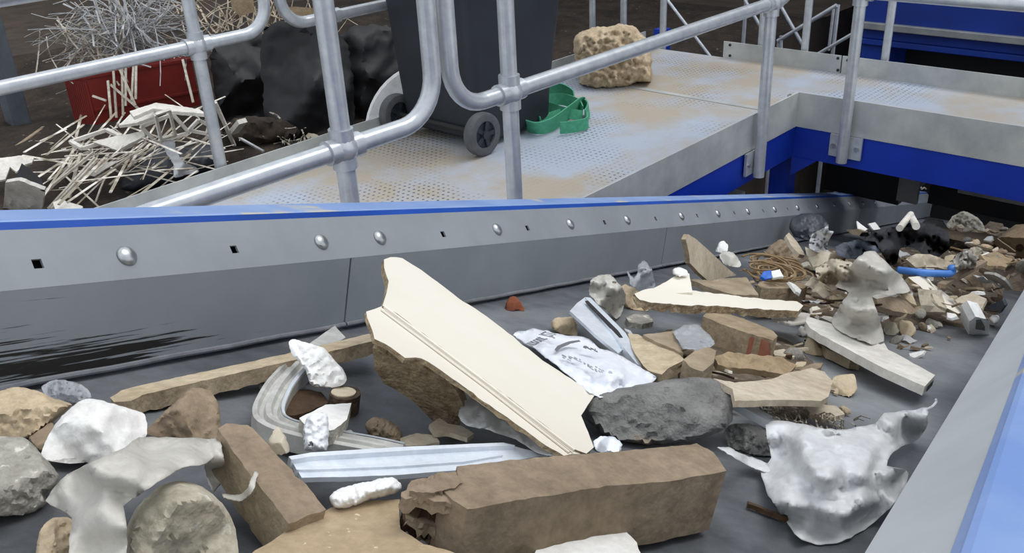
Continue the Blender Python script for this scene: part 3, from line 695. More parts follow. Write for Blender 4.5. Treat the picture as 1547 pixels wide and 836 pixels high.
for path, wd, tl in [([(798, 156, .05), (812, 142, .08), (843, 136, .09), (864, 145, .075), (868, 156, .05)], .062, .15), ([(802, 170, .045), (818, 157, .055), (846, 152, .06), (872, 160, .05), (880, 171, .04)], .06, -.2),
        ([(797, 152, .05), (796, 166, .04), (805, 181, .032), (818, 187, .03)], .06, .3), ([(794, 192, .03), (812, 196, .034), (835, 190, .036), (862, 171, .05), (880, 159, .055), (889, 167, .04), (884, 180, .032)], .078, .5),
        ([(815, 160, .045), (840, 168, .045), (862, 174, .045), (880, 177, .036)], .05, -.4), ([(846, 196, .03), (866, 194, .03), (886, 189, .03), (888, 180, .03)], .06, .1), ([(799, 180, .03), (812, 186, .03), (830, 180, .03), (848, 174, .035)], .05, -.5)]:
    ribbon(bm, cat([dk(*q) for q in path]), lambda k, tl=tl: Vector((tl*.5, -tl, 1)), wd)
bmesh.ops.translate(bm, verts=bm.verts, vec=Vector((0, 0, max(0, ZP+.001-min(v.co.z for v in bm.verts)))))
for v in bm.verts: v.co.z = max(v.co.z, ZP+.001)
tag(link('webbing_sling', bm, 'sling_green', ang=.6), 'green webbing lifting sling lying coiled on the tread plate beside the bin', 'sling')
blob('rubble_block', 'rough tan block of crumbling rubble on the platform behind the green sling', 'rubble block', 'fibre_tan' if False else 'stone_tan', [(866, 62), (880, 47), (900, 42), (930, 37), (955, 40), (972, 52), (984, 75), (986, 112), (980, 127), (966, 124), (950, 132), (912, 136), (880, 131), (870, 95)], .19, p=3.2, bump=.06, bs=60, jit=3, seed=5, step=3, lean=.25, hf=zh(ZP), n=Z, sink=.3)
bm = nb(); p = ony(987, 73, YB+.12); q = ony(1003, 46, YB+.12); box(bm, p.x, q.x, p.y, p.y+.08, .0, q.z); tag(link('machine_post', bm, 'beam_blue'), 'short blue steel post top beyond the platform behind the rubble block', 'post')
# ================================================================== BLUE MACHINE BEYOND THE WALKWAY
YM = 8.5
def mz(px, py, y=YM): return ony(px, py, y)
ma = thing('sorting_machine', 'big blue sorting machine with grey ledges beyond the walkway at the upper right', 'machine', Vector((1.2, YM+.6, 0)))
l0 = mz(1303, 38).z; xl = mz(1302, 40).x
def mbox(nm, x0, x1, y0, y1, z0, z1, m):
    bm = nb(); box(bm, x0, x1, y0, y1, z0, z1); bevel(bm, .006, 1); return link(nm, bm, m, ma)
zA = (mz(1303, 31).z+mz(1547, 56).z)/2; zB_ = (mz(1303, 41).z+mz(1547, 68).z)/2; zC = (mz(1303, 57).z+mz(1547, 87).z)/2; zD = zC-.05; xo = mz(1338, 88).x
mbox('upper_housing', xl, 3.4, YM, YM+1.4, zB_+.05, zB_+2.4, 'machine_blue'); mbox('ledge', xl-.02, 3.4, YM-.05, YM+.1, zB_, zA, 'steel_light')
mbox('side_panel', xl, 3.4, YM+.04, YM+1.4, zC, zB_, 'machine_blue'); mbox('ledge', xl, 3.4, YM-.0, YM+.1, zD, zC, 'machine_blue')
mbox('leg_panel', xl, xo, YM+.05, YM+1.4, 0, zD, 'machine_blue'); mbox('leg_panel', 3.1, 3.4, YM+.05, YM+1.4, 0, zD, 'machine_blue'); mbox('opening_shade', xo, 3.1, YM+.5, YM+1.4, 0, zD, 'tarp_shade_black')  # black block stands in for the shade inside the machine's opening
# equipment below the walkway
YU = 5.12
bm = nb(); a = ony(1243, 299, YU); b = ony(1368, 232, YU); zb = ony(1300, 298, YU).z; zt = ZB0-.005
hexa(bm, [Vector((a.x, YU, zb)), Vector((b.x, YU, zb)), Vector((b.x, YU, zt)), Vector((a.x+.22, YU, zt)), Vector((a.x, YU, zt-.25))], [Vector((a.x, YU+.6, zb)), Vector((b.x, YU+.6, zb)), Vector((b.x, YU+.6, zt)), Vector((a.x+.22, YU+.6, zt)), Vector((a.x, YU+.6, zt-.25))])
tag(link('chute_housing', bm, 'tarp_shade_black'), 'black steel housing in the shade beneath the cross walkway', 'housing')
bm = nb(); a = ony(1354, 300, YF+.5); b = ony(1393, 256, YF+.5); box(bm, a.x, b.x, a.y, a.y+.02, ony(1354, 303, YF+.5).z, ZB0-.005); tag(link('support_plate', bm, 'steel_light'), 'grey steel plate hanging below the blue walkway beam at the right', 'plate')
bm = nb(); a = ony(1397, 330, YF+.62); box(bm, a.x, 1.3, a.y, a.y+.08, ony(1470, 322, YF+.62).z, ZB0-.005); tag(link('cross_frame', bm, 'steel_dark'), 'dark steel frame under the walkway at the right edge', 'frame')
bm = nb(); a = ony(1450, 271, YF+.4); box(bm, a.x, 1.3, a.y, a.y+.03, ony(1450, 292, YF+.4).z, a.z); tag(link('wiper_plate', bm, 'steel_light'), 'long grey plate hung under the cross walkway at the right edge', 'plate')
bm = nb(); p = ony(1178, 240, YF+.35); q = ony(1190, 262, YF+.35); a = ony(1140, 262, YF+.3); b = ony(1185, 238, YF+.3)
box(bm, XF-.55, XF-.12, YF-.55, YF-.25, 0, ZB0-.14); tag(link('gear_housing', bm, 'galvanised_plate'), 'small grey housing under the platform corner', 'housing')
bm = nb(); a = ony(1200, 262, 9.5); b = ony(1252, 220, 9.5); box(bm, max(a.x-.1, -3.9), b.x+.1, 9.5, 9.6, 0, b.z+.2); tag(link('lit_background_panel', bm, 'plaster_white'), 'pale panel seen through the gap under the walkway', 'panel')  # added panel; brightness of the lit background is put into its colour
# ================================================================== SCRAP HEAP ON THE LEFT
def gz(px, py, dz=0.0): return onz(px, py, ZF+dz)
def hs3(pts):
    a, b, c = [gz(*q) for q in pts]; n = (b-a).cross(c-a).normalized(); return a, (n if n.dot(CAM-a) > 0 else -n)
bm = nb(); nx, ny = 46, 60; V = {}
for i in range(nx):
    for j in range(ny):
        x = -10+6.0*i/(nx-1); y = -.5+9.5*j/(ny-1); e = min(1, min(i, nx-1-i)/4, min(j, ny-1-j)/4)
        V[i, j] = bm.verts.new((x, y, ZF+.004+max(0, e*(.05+.10*noise.fractal(Vector((x*1.3, y*1.3, 4)), 1, 2, 4)))))
for i in range(nx-1):
    for j in range(ny-1): bm.faces.new((V[i, j], V[i+1, j], V[i+1, j+1], V[i, j+1]))
tag(link('loose_dirt', bm, 'dirt_dark', smooth=True), 'dark brown loose dirt and fines under the scrap heap', 'dirt', kind='stuff')
# red metal box
P0 = gz(152, 203); P1 = gz(306, 172); P2 = gz(117, 196); hv = Vector((FW.x, FW.y, 0)).normalized(); PT = onp(285, 92, P1, hv); RH = PT.z-ZF
P2 = P0+(P2-P0)*1.0
def rq(u, v, z): return P0+(P1-P0)*u+(P2-P0)*v+Z*z
rb_ = thing('metal_box', 'red metal box with a ribbed end, half buried in scrap strips', 'box', P0+(P1-P0)*.5)
bm = nb(); hexa(bm, [rq(0, 0, 0), rq(1, 0, 0), rq(1, 1, 0), rq(0, 1, 0)], [rq(0, 0, RH), rq(1, 0, RH), rq(1, 1, RH), rq(0, 1, RH)]); link('box_body', bm, 'paint_red', rb_)
sn = (P0-P2).cross(Z).normalized(); sn = sn if sn.dot(CAM-P0) > 0 else -sn
bm = nb()
for k in range(11):
    v = (k+.5)/11*.96; a = rq(0, v, .02); b = rq(0, v, RH-.02); tube(bm, [a+sn*.004, b+sn*.004], .011, 8)
link('rib_panel', bm, 'paint_red', rb_)
fn = (P1-P0).cross(Z).normalized(); fn = fn if fn.dot(CAM-P0) > 0 else -fn
bm = nb(); hexa(bm, [rq(0, 0, RH*.42), rq(1, 0, RH*.42), rq(1, 0, RH*.46), rq(0, 0, RH*.46)], [p+fn*.015 for p in (rq(0, 0, RH*.42), rq(1, 0, RH*.42), rq(1, 0, RH*.46), rq(0, 0, RH*.46))]); link('seam_bead', bm, 'paint_red', rb_)
bm = nb(); hexa(bm, [rq(-.02, -.03, RH), rq(1.02, -.03, RH), rq(1.02, 1.03, RH), rq(-.02, 1.03, RH)], [rq(-.02, -.03, RH+.02), rq(1.02, -.03, RH+.02), rq(1.02, 1.03, RH+.02), rq(-.02, 1.03, RH+.02)]); link('lid', bm, 'paint_red', rb_)
DR = (P0-CAM).dot(FW)
# tangled strips over the box (uncountable)
def strips(n, box_, L, r, m, label, seed, d0, dd, center=None, name='tangled_strips'):
    rnd = random.Random(seed); bm = nb()
    for k in range(n):
        x = rnd.gauss((box_[0]+box_[2])/2, (box_[2]-box_[0])/4); y = rnd.gauss((box_[1]+box_[3])/2, (box_[3]-box_[1])/4)
        a = rnd.uniform(0, 6.28) if not center else math.atan2(y-center[1], x-center[0])+rnd.gauss(0, .5); l = rnd.uniform(*L)
        d = d0+rnd.uniform(-dd, dd); cv = rnd.uniform(-.35, .35)
        pts = []
        for i in range(6):
            t = i/5-.5; pts.append(atd(x+math.cos(a)*l*t-math.sin(a)*cv*l*(t*t-.25)*2, y+math.sin(a)*l*t+math.cos(a)*cv*l*(t*t-.25)*2, d+rnd.uniform(-.03, .03)+t*rnd.uniform(-.2, .2)))
        tube(bm, pts, r*rnd.uniform(.5, 1.3), 5, flat=.4)
    return tag(link(name, bm, m), label, 'scrap strips', kind='stuff')
strips(240, (95, -20, 295, 95), (30, 110), .006, 'strip_grey', 'tangle of grey plastic and metal strips heaped over the red box', 3, DR+.15, .25, center=(190, 45))
strips(70, (80, 20, 180, 120), (25, 90), .006, 'fibre_pale', 'pale tan strips straggling over the left end of the red box', 4, DR+.05, .12)
rnd = random.Random(5); bm = nb()
for k in range(95):
    x = rnd.uniform(75, 330); y = 245-.16*(x-80)+rnd.gauss(8, 26); a = rnd.choice((-.75, -.55, -.35, .3))+rnd.gauss(0, .25); l = rnd.uniform(35, 110); z0 = rnd.uniform(.08, .3)
    tube(bm, [gz(x-math.cos(a)*l/2, y-math.sin(a)*l/2, z0), gz(x, y, z0+rnd.uniform(0, .05)), gz(x+math.cos(a)*l/2, y+math.sin(a)*l/2, z0+.03)], rnd.uniform(.003, .011), 5, flat=.5)
tag(link('tangled_strips', bm, 'strip_pale'), 'thin pale laths and strips mixed among the white window frames', 'scrap strips', kind='stuff')
strips(60, (370, 190, 480, 250), (10, 30), .006, 'fibre_pale', 'curly pale shavings beside the platform edge', 6, DR-.5, .12)
strips(90, (250, -10, 480, 60), (25, 90), .008, 'wood_beige', 'splintered brown strips at the back of the heap', 8, DR+1.2, .4)
strips(60, (0, 170, 130, 260), (15, 60), .006, 'dirt', 'brown twigs littering the floor beside the red box', 9, DR-.1, .1) if False else None
bm = nb(); rnd = random.Random(2)
tub = [(170, 86, 176, 178), (184, 84, 186, 175), (190, 86, 190, 160), (203, 80, 199, 152), (206, 82, 205, 150), (167, 128, 210, 165), (163, 122, 168, 178), (172, 84, 205, 160), (276, 90, 292, 155), (140, 145, 160, 152)]
for k, (x0, y0, x1, y1) in enumerate(tub):
    o = bar('lath', None, None, 'fibre_pale', atd(x0, y0, DR-.12-.01*k), atd(x1, y1, DR-.2-.01*k), .016, .008, up=-FW, seed=k)
    tag(o, 'pale lath hanging down in front of the red box', 'lath', 'pale laths hanging over the red box')
def hslab(name, label, cat, m, poly, hts, th, **k): return slab(name, label, cat, m, poly, 0, th, P=hs3(hts), **k)
def hframe(label, quad, hts, wd, th, mids=0):
    a, n = hs3(hts); q = [onp(x, y, a, n) for x, y in quad]; bm = nb(); 
    def ringbar(p, r, w):
        t = (r-p).normalized(); s = n.cross(t); hexa(bm, [p-s*w, r-s*w, r+s*w, p+s*w], [v-n*th for v in (p-s*w, r-s*w, r+s*w, p+s*w)])
    for i in range(4): ringbar(q[i], q[(i+1) % 4], wd)
    if mids: ringbar(q[0].lerp(q[1], .5), q[3].lerp(q[2], .5), wd*.8)
    return tag(link('window_sash', bm, 'pvc_white'), label, 'window frame')
hframe('narrow white window frame at the left end of the pile below the red ribs', [(106, 212), (160, 194), (182, 204), (124, 222)], [(106, 212, .28), (182, 204, .3), (160, 194, .3)], .012, .02)
hframe('small upright white window frame in the middle of the frame pile', [(236, 175), (257, 168), (266, 206), (244, 211)], [(236, 175, .52), (257, 168, .52), (266, 206, .3)], .008, .016)
hframe('larger white window frame behind the small upright frame', [(214, 192), (238, 216), (287, 201), (262, 173)], [(214, 192, .4), (238, 216, .28), (262, 173, .42)], .010, .018)
hframe('white window frame corner right of the pile beside the railing post', [(286, 198), (301, 182), (317, 191), (314, 203)], [(286, 198, .35), (301, 182, .4), (314, 203, .3)], .009, .018)
hslab('white_board', 'white flat board lying in the middle of the frame pile', 'board', 'pvc_white', [(140, 214), (216, 198), (219, 206), (176, 227)], [(140, 214, .3), (216, 198, .34), (176, 227, .26)], .02)
hslab('white_board', 'white triangular board on top of the frame pile before the red box', 'board', 'pvc_white', [(178, 190), (200, 170), (232, 168), (234, 176), (205, 186)], [(178, 190, .38), (232, 168, .45), (205, 186, .4)], .02)
hslab('white_board', 'long pale board across the top of the frame pile', 'board', 'pvc_white', [(196, 168), (236, 155), (300, 165), (312, 172), (260, 168), (232, 164), (202, 176)], [(196, 168, .5), (236, 155, .5), (312, 172, .5)], .02)
hslab('white_board', 'small white board low in the heap in front of the dark tub', 'board', 'pvc_white', [(128, 263), (152, 246), (180, 243), (160, 255), (143, 267)], [(128, 263, .22), (180, 243, .26), (143, 267, .2)], .02)
hslab('white_board', 'white board edge lying beside the platform toe plate', 'board', 'pvc_white', [(80, 306), (90, 301), (125, 312), (122, 322), (84, 320)], [(80, 306, .2), (125, 312, .2), (84, 320, .2)], .03)
hslab('torn_sheet', 'torn white sheet at the left edge of the photograph on the heap', 'sheet', 'pvc_white', [(-20, 242), (29, 235), (52, 237), (48, 246), (38, 248), (25, 260), (15, 252), (8, 271), (-20, 275)], [(-20, 242, .28), (52, 237, .25), (8, 271, .2)], .012)
bm = nb(); wb = thing('plastic_tub', 'crumpled white plastic tub lying in the heap at the lower left', 'tub', gz(35, 312))
hslab('tub_wall', None, None, 'pvc_white', [(8, 276), (29, 273), (67, 287), (62, 322), (4, 322)], [(8, 276, .32), (67, 287, .3), (62, 322, .06)], .02, parent=wb, surf=.01)
hslab('tub_inside', None, None, 'tarp_shade_black', [(26, 262), (33, 247), (62, 270), (68, 288), (50, 282), (30, 274)], [(26, 262, .3), (62, 270, .3), (30, 274, .3)], .01, parent=wb)
def hbar(lbl, x0, y0, z0, x1, y1, z1, wd=.018, th=.012, m='fibre_pale', nm='lath', grp=None, seed=1): tag(bar(nm, None, None, m, gz(x0, y0, z0), gz(x1, y1, z1), wd, th, up=Z, seed=seed), lbl, 'lath', grp)
hbar('pale lath leaning across the dark tub towards the railing post', 273, 241, .15, 316, 205, .3, .03, .02)
for k, a in enumerate([(73, 316, .1, 144, 238, .3), (78, 316, .1, 148, 240, .3), (71, 287, .15, 142, 230, .3), (82, 267, .15, 140, 226, .3), (95, 300, .1, 150, 248, .25), (104, 300, .1, 122, 232, .28), (60, 300, .1, 118, 242, .25)]):
    hbar('long pale lath sloping up from the lower left of the heap', *a, grp='laths sloping out of the frame pile', seed=k)
hbar('thin brown stick lying on the dirt left of the red box', 19, 227, .03, 67, 193, .05, .03, .02, 'wood_raw', 'stick')
hbar('short pale stick lying flat on the dirt left of the heap', 46, 215, .05, 80, 219, .05, .03, .02, 'fibre_pale', 'stick')
hbar('white stick propped against the black tarp right of the railing post', 325, 155, .45, 354, 220, .1, .022, .015, 'pvc_white', 'stick')
hbar('white speckled block end sticking out of the black tarp', 352, 200, .2, 366, 183, .3, .06, .03, 'pvc_white', 'offcut')
hbar('thin grey lath low beside the toe plate, right of the railing post', 352, 203, .12, 398, 229, .1, .016, .012, 'strip_grey')
bm = nb(); tube(bm, cat([gz(144, 306, .1), gz(163, 263, .2), gz(199, 235, .3), gz(222, 215, .35)]), .006, 6); tag(link('bent_wire', bm, 'fibre_pale', smooth=True), 'bent pale wire curving over the front of the frame pile', 'wire')
sheet('plastic_strip', 'crumpled translucent strip drooping from the frames onto the dark tub', 'film', 'film_clear', [(244, 214), (262, 212), (272, 240), (302, 258), (275, 266), (263, 268), (262, 250)], [(250, 214, .28), (270, 240, .26), (300, 258, .12)], .03, P=lambda x, y, h: gz(x, y, h+.02))
blob('plastic_drum', 'dark blue-black plastic drum lying under the frame pile', 'drum', 'bag_dark', [(200, 240), (240, 222), (290, 222), (325, 215), (338, 245), (310, 262), (240, 285), (205, 292), (180, 285)], .2, hf=zh(ZF), n=Z, seed=4, bump=.02)
tb = [('tarp_bundle', 'black tarp-wrapped bundle behind the left railing corner', [(318, 60), (352, 45), (400, 52), (420, 90), (412, 160), (380, 195), (330, 175)], .3, 'tarp_shade_black'),
      ('tarp_bundle', 'large dark bundle behind the tall railing post', [(400, 40), (470, 30), (520, 60), (535, 120), (530, 200), (480, 215), (410, 205), (395, 110)], .3, 'tarp_shade_black'),
      ('tarp_bundle', 'dark bundle between the tall post and the bin', [(508, 55), (560, 35), (610, 50), (612, 150), (560, 178), (515, 200), (505, 130)], .3, 'tarp_shade_black'),
      ('tarp_bundle', 'low dark mound by the toe plate below the railing', [(335, 190), (380, 175), (440, 185), (450, 205), (400, 225), (345, 240)], .15, 'dirt_dark')]
for k, (nm, lb, pl_, dp, mm) in enumerate(tb): blob(nm, lb, 'bundle', mm, pl_, dp, hf=zh(ZF), n=Z, lean=.1, seed=20+k, bump=.045, bs=22, facet=6, jit=5, step=7)
sheet('crumpled_film', 'crumpled pale film lying on the dark bundles left of the tall post', 'film', 'film_grey', [(401, 138), (420, 133), (440, 140), (458, 152), (475, 160), (466, 172), (452, 165), (430, 158), (408, 163)], [(401, 138, 0), (475, 160, 0)], .05, P=lambda x, y, h: atd(x, y, DR-.25-h), freq=10)
for k, (x, y, s, mm, lb) in enumerate([(380, 195, 9, 'film_grey', 'grey scrap at the foot of the left dark bundle'), (432, 178, 10, 'cardboard', 'brown scrap low on the large dark bundle'), (470, 205, 8, 'film_tan', 'tan scrap by the toe plate beside the tall post'), (560, 172, 9, 'cardboard', 'brown scrap at the toe plate near the white disc'), (415, 222, 9, 'strip_grey', 'light scrap on the dirt by the toe plate')]):
    rn = random.Random(k); c0 = atd(x, y, DR-.42); slab('scrap', 'small '+lb, 'scrap', mm, [(x+math.cos(a*1.047)*s*rn.uniform(.5, 1.4), y+math.sin(a*1.047)*s*rn.uniform(.3, .8)) for a in range(6)], 0, .006, P=(c0, (CAM-c0).normalized()*.6+Z*.4), seed=k)
slab('cardboard_sheet', 'tan cardboard sheet leaning at the back of the heap', 'cardboard', 'cardboard', [(432, 10), (476, 12), (474, 36), (440, 36)], 0, .01, P=(atd(440, 20, DR+.6), (CAM-atd(440, 20, DR+.6)).normalized()))
slab('torn_sheet', 'torn grey-white scrap hanging on the dark bundle beside the tall post', 'sheet', 'film_grey', [(438, 48), (470, 48), (450, 70), (460, 85), (448, 86), (436, 70)], 0, .004, P=(atd(450, 60, DR-.35), (CAM-atd(450, 60, DR-.35)).normalized()))
slab('cardboard_sheet', 'brown cardboard flap above the far railing corner', 'cardboard', 'cardboard', [(345, -20), (382, -15), (385, 18), (362, 24), (350, 14)], 0, .01, P=(atd(365, 5, DR+.7), (CAM-atd(365, 5, DR+.7)).normalized()))
bm = nb(); p = gz(30, 190); box(bm, p.x-.07, p.x+.07, p.y-.07, p.y+.07, ZF, 8); bevel(bm, .008, 1); tag(link('steel_column', bm, 'column_grey'), 'grey steel column of the hall at the left edge', 'column')
# ================================================================== RUBBLE ON THE BELT: nearest the camera, left
K = 'belt'
blob('rock', 'tan earthy rock at the left edge behind the grey concrete rock', 'rock', 'stone_tan', [(-40, 600), (0, 591), (28, 585), (60, 592), (78, 601), (108, 612), (78, 640), (42, 662), (0, 664), (-40, 666)], .055, facet=4, bump=.005, bs=40, seed=3, h=.0)
blob('plastic_lump', 'smoky clear plastic lump lying between the tan rock and the side wall', 'plastic', 'film_clear', [(62, 584), (85, 574), (115, 578), (132, 588), (138, 602), (122, 610), (100, 611), (72, 600)], .03, facet=8, bump=.01, seed=4)
blob('rock', 'dull brown rock wedged in the gap between the tan rock and white plaster chunk', 'rock', 'stone_brown', [(44, 662), (78, 638), (86, 660), (70, 684), (55, 680)], .03, facet=4, seed=5)
blob('plaster_chunk', 'big white plaster chunk with smooth faces at the left foreground', 'plaster', 'plaster_white', [(62, 685), (84, 640), (118, 607), (140, 603), (180, 613), (218, 626), (222, 656), (205, 690), (150, 705), (105, 716), (72, 702)], .07, p=2.6, facet=7, bump=.006, seed=6, h=.01)
blob('rock', 'rough grey concrete rock at the left edge, below the tan earthy rock', 'rock', 'stone_grey', [(-50, 664), (0, 660), (38, 662), (66, 690), (90, 720), (86, 738), (68, 746), (72, 760), (42, 780), (0, 785), (-50, 790)], .07, p=2.6, facet=4, bump=.007, bs=60, seed=7)
blob('rock', 'brown rock shaped like a shark fin standing behind the grey film', 'rock', 'stone_brown', [(220, 655), (245, 626), (270, 602), (288, 587), (318, 590), (331, 615), (334, 645), (326, 668), (262, 664)], .05, facet=5, bump=.006, seed=8, h=.0)
blob('rock', 'large pale round concrete rock under the grey film at the bottom of the photograph', 'rock', 'concrete_pale', [(192, 850), (190, 805), (205, 770), (238, 737), (270, 727), (306, 736), (340, 765), (356, 800), (358, 850), (300, 880), (230, 880)], .075, p=2.4, facet=2, bump=.006, bs=70, seed=9, lean=.35)
blob('rock', 'small rusty tan rock at the bottom left corner', 'rock', 'stone_tan', [(54, 850), (60, 802), (80, 783), (110, 786), (114, 850), (85, 862)], .035, facet=4, bump=.006, seed=10)
sheet('plastic_film', 'dirty grey plastic film draped between the white plaster chunk and the round concrete rock', 'film', 'film_grey', [(210, 660), (262, 661), (328, 664), (330, 682), (312, 700), (276, 706), (246, 724), (202, 752), (187, 765), (192, 800), (186, 870), (104, 870), (108, 782), (70, 756), (102, 716), (150, 694), (190, 676)],
      [(230, 668, .075), (328, 670, .07), (276, 706, .09), (246, 724, .11), (187, 765, .085), (150, 694, .115), (110, 740, .07), (70, 756, .035), (145, 860, .045), (186, 860, .06), (200, 710, .115)], .012, seed=2, freq=16)
sheet('film_strip', 'torn curl of grey film hanging off the dusty wooden block', 'film', 'film_grey', [(306, 668), (330, 664), (338, 690), (334, 730), (322, 742), (312, 720)], [(306, 668, .07), (330, 664, .075), (322, 742, .02)], .012, seed=3, freq=30)
sheet('film_strip', 'narrow twisted film strip between the round concrete rock and the wooden block', 'film', 'film_grey', [(336, 746), (360, 748), (374, 738), (384, 712), (390, 716), (382, 742), (366, 756), (338, 752)], [(336, 748, .04), (388, 714, .07)], .006, seed=4, th=.001)
blob('plaster_chunk', 'small white plaster lump in the hollow behind the dusty wooden block', 'plaster', 'plaster_white', [(340, 712), (352, 708), (366, 722), (352, 728), (341, 724)], .012, seed=3)
slab('timber_block', 'dusty squared timber block lying end-on in the left foreground, right of the round rock', 'timber', 'wood_dusty', [(330, 648), (342, 640), (374, 642), (398, 664), (420, 690), (462, 732), (492, 770), (466, 780), (436, 792), (412, 760), (376, 715), (348, 676)], [(340, 650, .085), (378, 645, .085), (470, 780, .052)], .05, jit=2.5, seed=11, surf=.004, mside='wood_raw', edgej=.1)
blob('crumpled_paper', 'crumpled tan paper on top of the dusty timber block', 'paper', 'film_tan', [(404, 676), (412, 652), (420, 646), (432, 662), (438, 682), (420, 690)], .02, facet=9, seed=12, h=.06)
# long wooden lath across the left
sx0 = bp(168, 604, .014); sx1 = bp(560, 516, .03)
slab('wooden_lath', 'long pale wooden lath leading from the left rocks to the big white panel', 'lath', 'wood_pale', [(166, 601), (184, 590), (210, 583), (330, 557), (440, 533), (556, 505), (570, 506), (570, 514), (450, 543), (330, 570), (215, 597), (198, 606), (172, 608)], [(170, 605, .022), (210, 590, .022), (560, 508, .05)], .022, jit=1.0, seed=13, mside='wood_raw', edgej=.15)
blob('foam_chunk', 'knobbly white foam chunk sitting across the wooden lath', 'foam', 'foam_white', [(437, 517), (446, 513), (470, 520), (490, 526), (502, 540), (518, 558), (523, 568), (520, 580), (492, 589), (468, 580), (463, 562), (452, 548), (440, 536)], .03, p=2.2, facet=4, bump=.007, bs=40, seed=14, h=.03)
slab('metal_strip', 'short light grey metal strip sticking out behind the white foam chunk', 'strip', 'aluminium_dusty', [(464, 522), (506, 492), (522, 510), (486, 532)], .035, .008, seed=15)
lg = thing('branch_slice', 'short sawn branch slice with pale cut face beside the white foam chunk', 'branch', bp(520, 608, 0), BM)
cc = [(522+24*math.cos(a*.3927), 594+11*math.sin(a*.3927)) for a in range(16)]
slab('bark', None, None, 'bark', cc, .028, .028, jit=1.2, seed=16, parent=lg); cc = [(519+19*math.cos(a*.3927), 592+7.5*math.sin(a*.3927)) for a in range(16)]
slab('cut_face', None, None, 'wood_cut', cc, .0295, .002, jit=.5, seed=17, parent=lg)
slab('bark_piece', 'flat dark brown bark piece inside the bend of the metal trim', 'bark', 'wood_dark', [(424, 625), (432, 598), (448, 588), (485, 592), (497, 608), (470, 622), (440, 628)], .016, .016, jit=2, seed=18, surf=.004)
slab('plaster_chunk', 'tiny white plaster scrap on the belt under the lath', 'plaster', 'plaster_white', [(392, 578), (412, 568), (424, 570), (410, 580), (396, 586)], .008, .008, seed=19)
# bent metal trim: channelled strip
tr = thing('metal_trim', 'bent pale channelled metal trim curving round from the lath to the wide strip', 'trim', bp(410, 640, 0), BM)
pth = cat([bp(452, 556, .03), bp(424, 588, .022), bp(408, 618, .02), bp(405, 634, .02), bp(412, 646, .02), bp(440, 658, .02), bp(500, 672, .02), bp(560, 683, .022), bp(600, 692, .024)], 7)
pr = [(-.020, -.012), (.020, -.012), (.020, .010), (.014, .012), (.011, .006), (.006, .006), (.004, .012), (-.003, .012), (-.006, .006), (-.011, .006), (-.014, .012), (-.020, .010)]
bm = nb(); sweep(bm, pth, pr, N); link('channel', bm, 'aluminium_dusty', tr)
bm = nb(); pr2 = [(-.0195, .0105), (-.0155, .0125), (-.0155, .0145), (-.0195, .0125)]; sweep(bm, pth, pr2, N); link('lip', bm, 'aluminium', tr)
slab('white_tile', 'white stone tile fragment tilted inside the bent metal trim', 'tile', 'plaster_white', [(452, 632), (492, 612), (531, 609), (524, 634), (505, 650), (470, 652)], [(452, 632, .045), (531, 609, .04), (505, 650, .048)], .018, jit=1.2, seed=20, mside='stone_grey')
blob('speckled_wad', 'white wad speckled with dark spots wrapped on the bent metal trim', 'wad', 'speckled_white', [(462, 632), (478, 624), (494, 628), (497, 660), (492, 682), (462, 682), (458, 660)], .02, seed=21, bump=.006, h=.04)
slab('plaster_chunk', 'small white flake between the tile fragment and the brown lump', 'plaster', 'plaster_white', [(508, 655), (530, 650), (542, 660), (540, 668), (520, 664)], .012, .01, seed=22)
blob('rock', 'crumbly grey-brown lump on the bare belt left of the fibreboard', 'rock', 'stone_brown', [(552, 645), (562, 631), (580, 632), (600, 644), (608, 660), (600, 674), (566, 670)], .03, facet=3, bump=.008, seed=23)
slab('wood_chip', 'pale scrap lying behind the wide metal strip', 'scrap', 'wood_beige', [(604, 662), (630, 655), (658, 658), (664, 668), (630, 674), (606, 674)], .012, .008, jit=1.5, seed=24)
# wide light metal strip
wm = thing('metal_strip', 'wide flat light-blue metal strip lying behind the big brown timber beam', 'strip', bp(620, 700, 0), BM)
PP = plane3([(440, 705, .05), (600, 680, .05), (800, 688, .04)])
slab('web', None, None, 'aluminium', [(436, 690), (470, 684), (600, 676), (690, 672), (760, 669), (790, 678), (828, 687), (760, 700), (690, 711), (600, 718), (520, 721), (456, 722), (446, 706)], 0, .006, P=PP, jit=.4, parent=wm, seed=25)
slab('flange', None, None, 'aluminium', [(436, 690), (470, 684), (600, 676), (690, 672), (760, 669), (778, 673), (690, 677), (600, 682), (470, 690), (440, 695)], 0, .012, P=(PP[0]+PP[1]*.006, PP[1]), jit=.2, parent=wm, seed=26)
slab('flange', None, None, 'aluminium', [(446, 706), (470, 705), (600, 700), (690, 694), (760, 688), (700, 698), (600, 705), (470, 710), (448, 710)], 0, .009, P=(PP[0]+PP[1]*.003, PP[1]), jit=.2, parent=wm, seed=27)
# big white door panel
wp = thing('broken_door', 'large cream-white broken door panel leaning in the middle of the belt', 'door', bp(880, 690, 0), BM)
PW = plane3([(885, 680, .05), (890, 610, .055), (565, 495, .155)])
main = [(580, 392), (590, 388), (608, 390), (636, 408), (668, 432), (700, 455), (735, 478), (760, 497), (820, 545), (862, 572), (898, 598), (878, 628), (892, 662), (897, 676), (886, 686), (870, 680), (800, 625), (740, 580), (690, 543), (640, 505), (600, 474), (578, 462), (583, 445), (588, 425), (580, 405)]
low = [(578, 462), (600, 474), (640, 505), (690, 543), (740, 580), (800, 625), (870, 680), (886, 686), (852, 688), (826, 674), (792, 650), (757, 625), (722, 600), (684, 572), (655, 552), (636, 541), (628, 540), (612, 541), (600, 532), (582, 520), (566, 512), (558, 490), (552, 470), (566, 467)]
slab('panel_face', None, None, 'board_cream', main, 0, .010, P=PW, jit=1.1, parent=wp, seed=28, mside='board_fibre', edgej=.3)
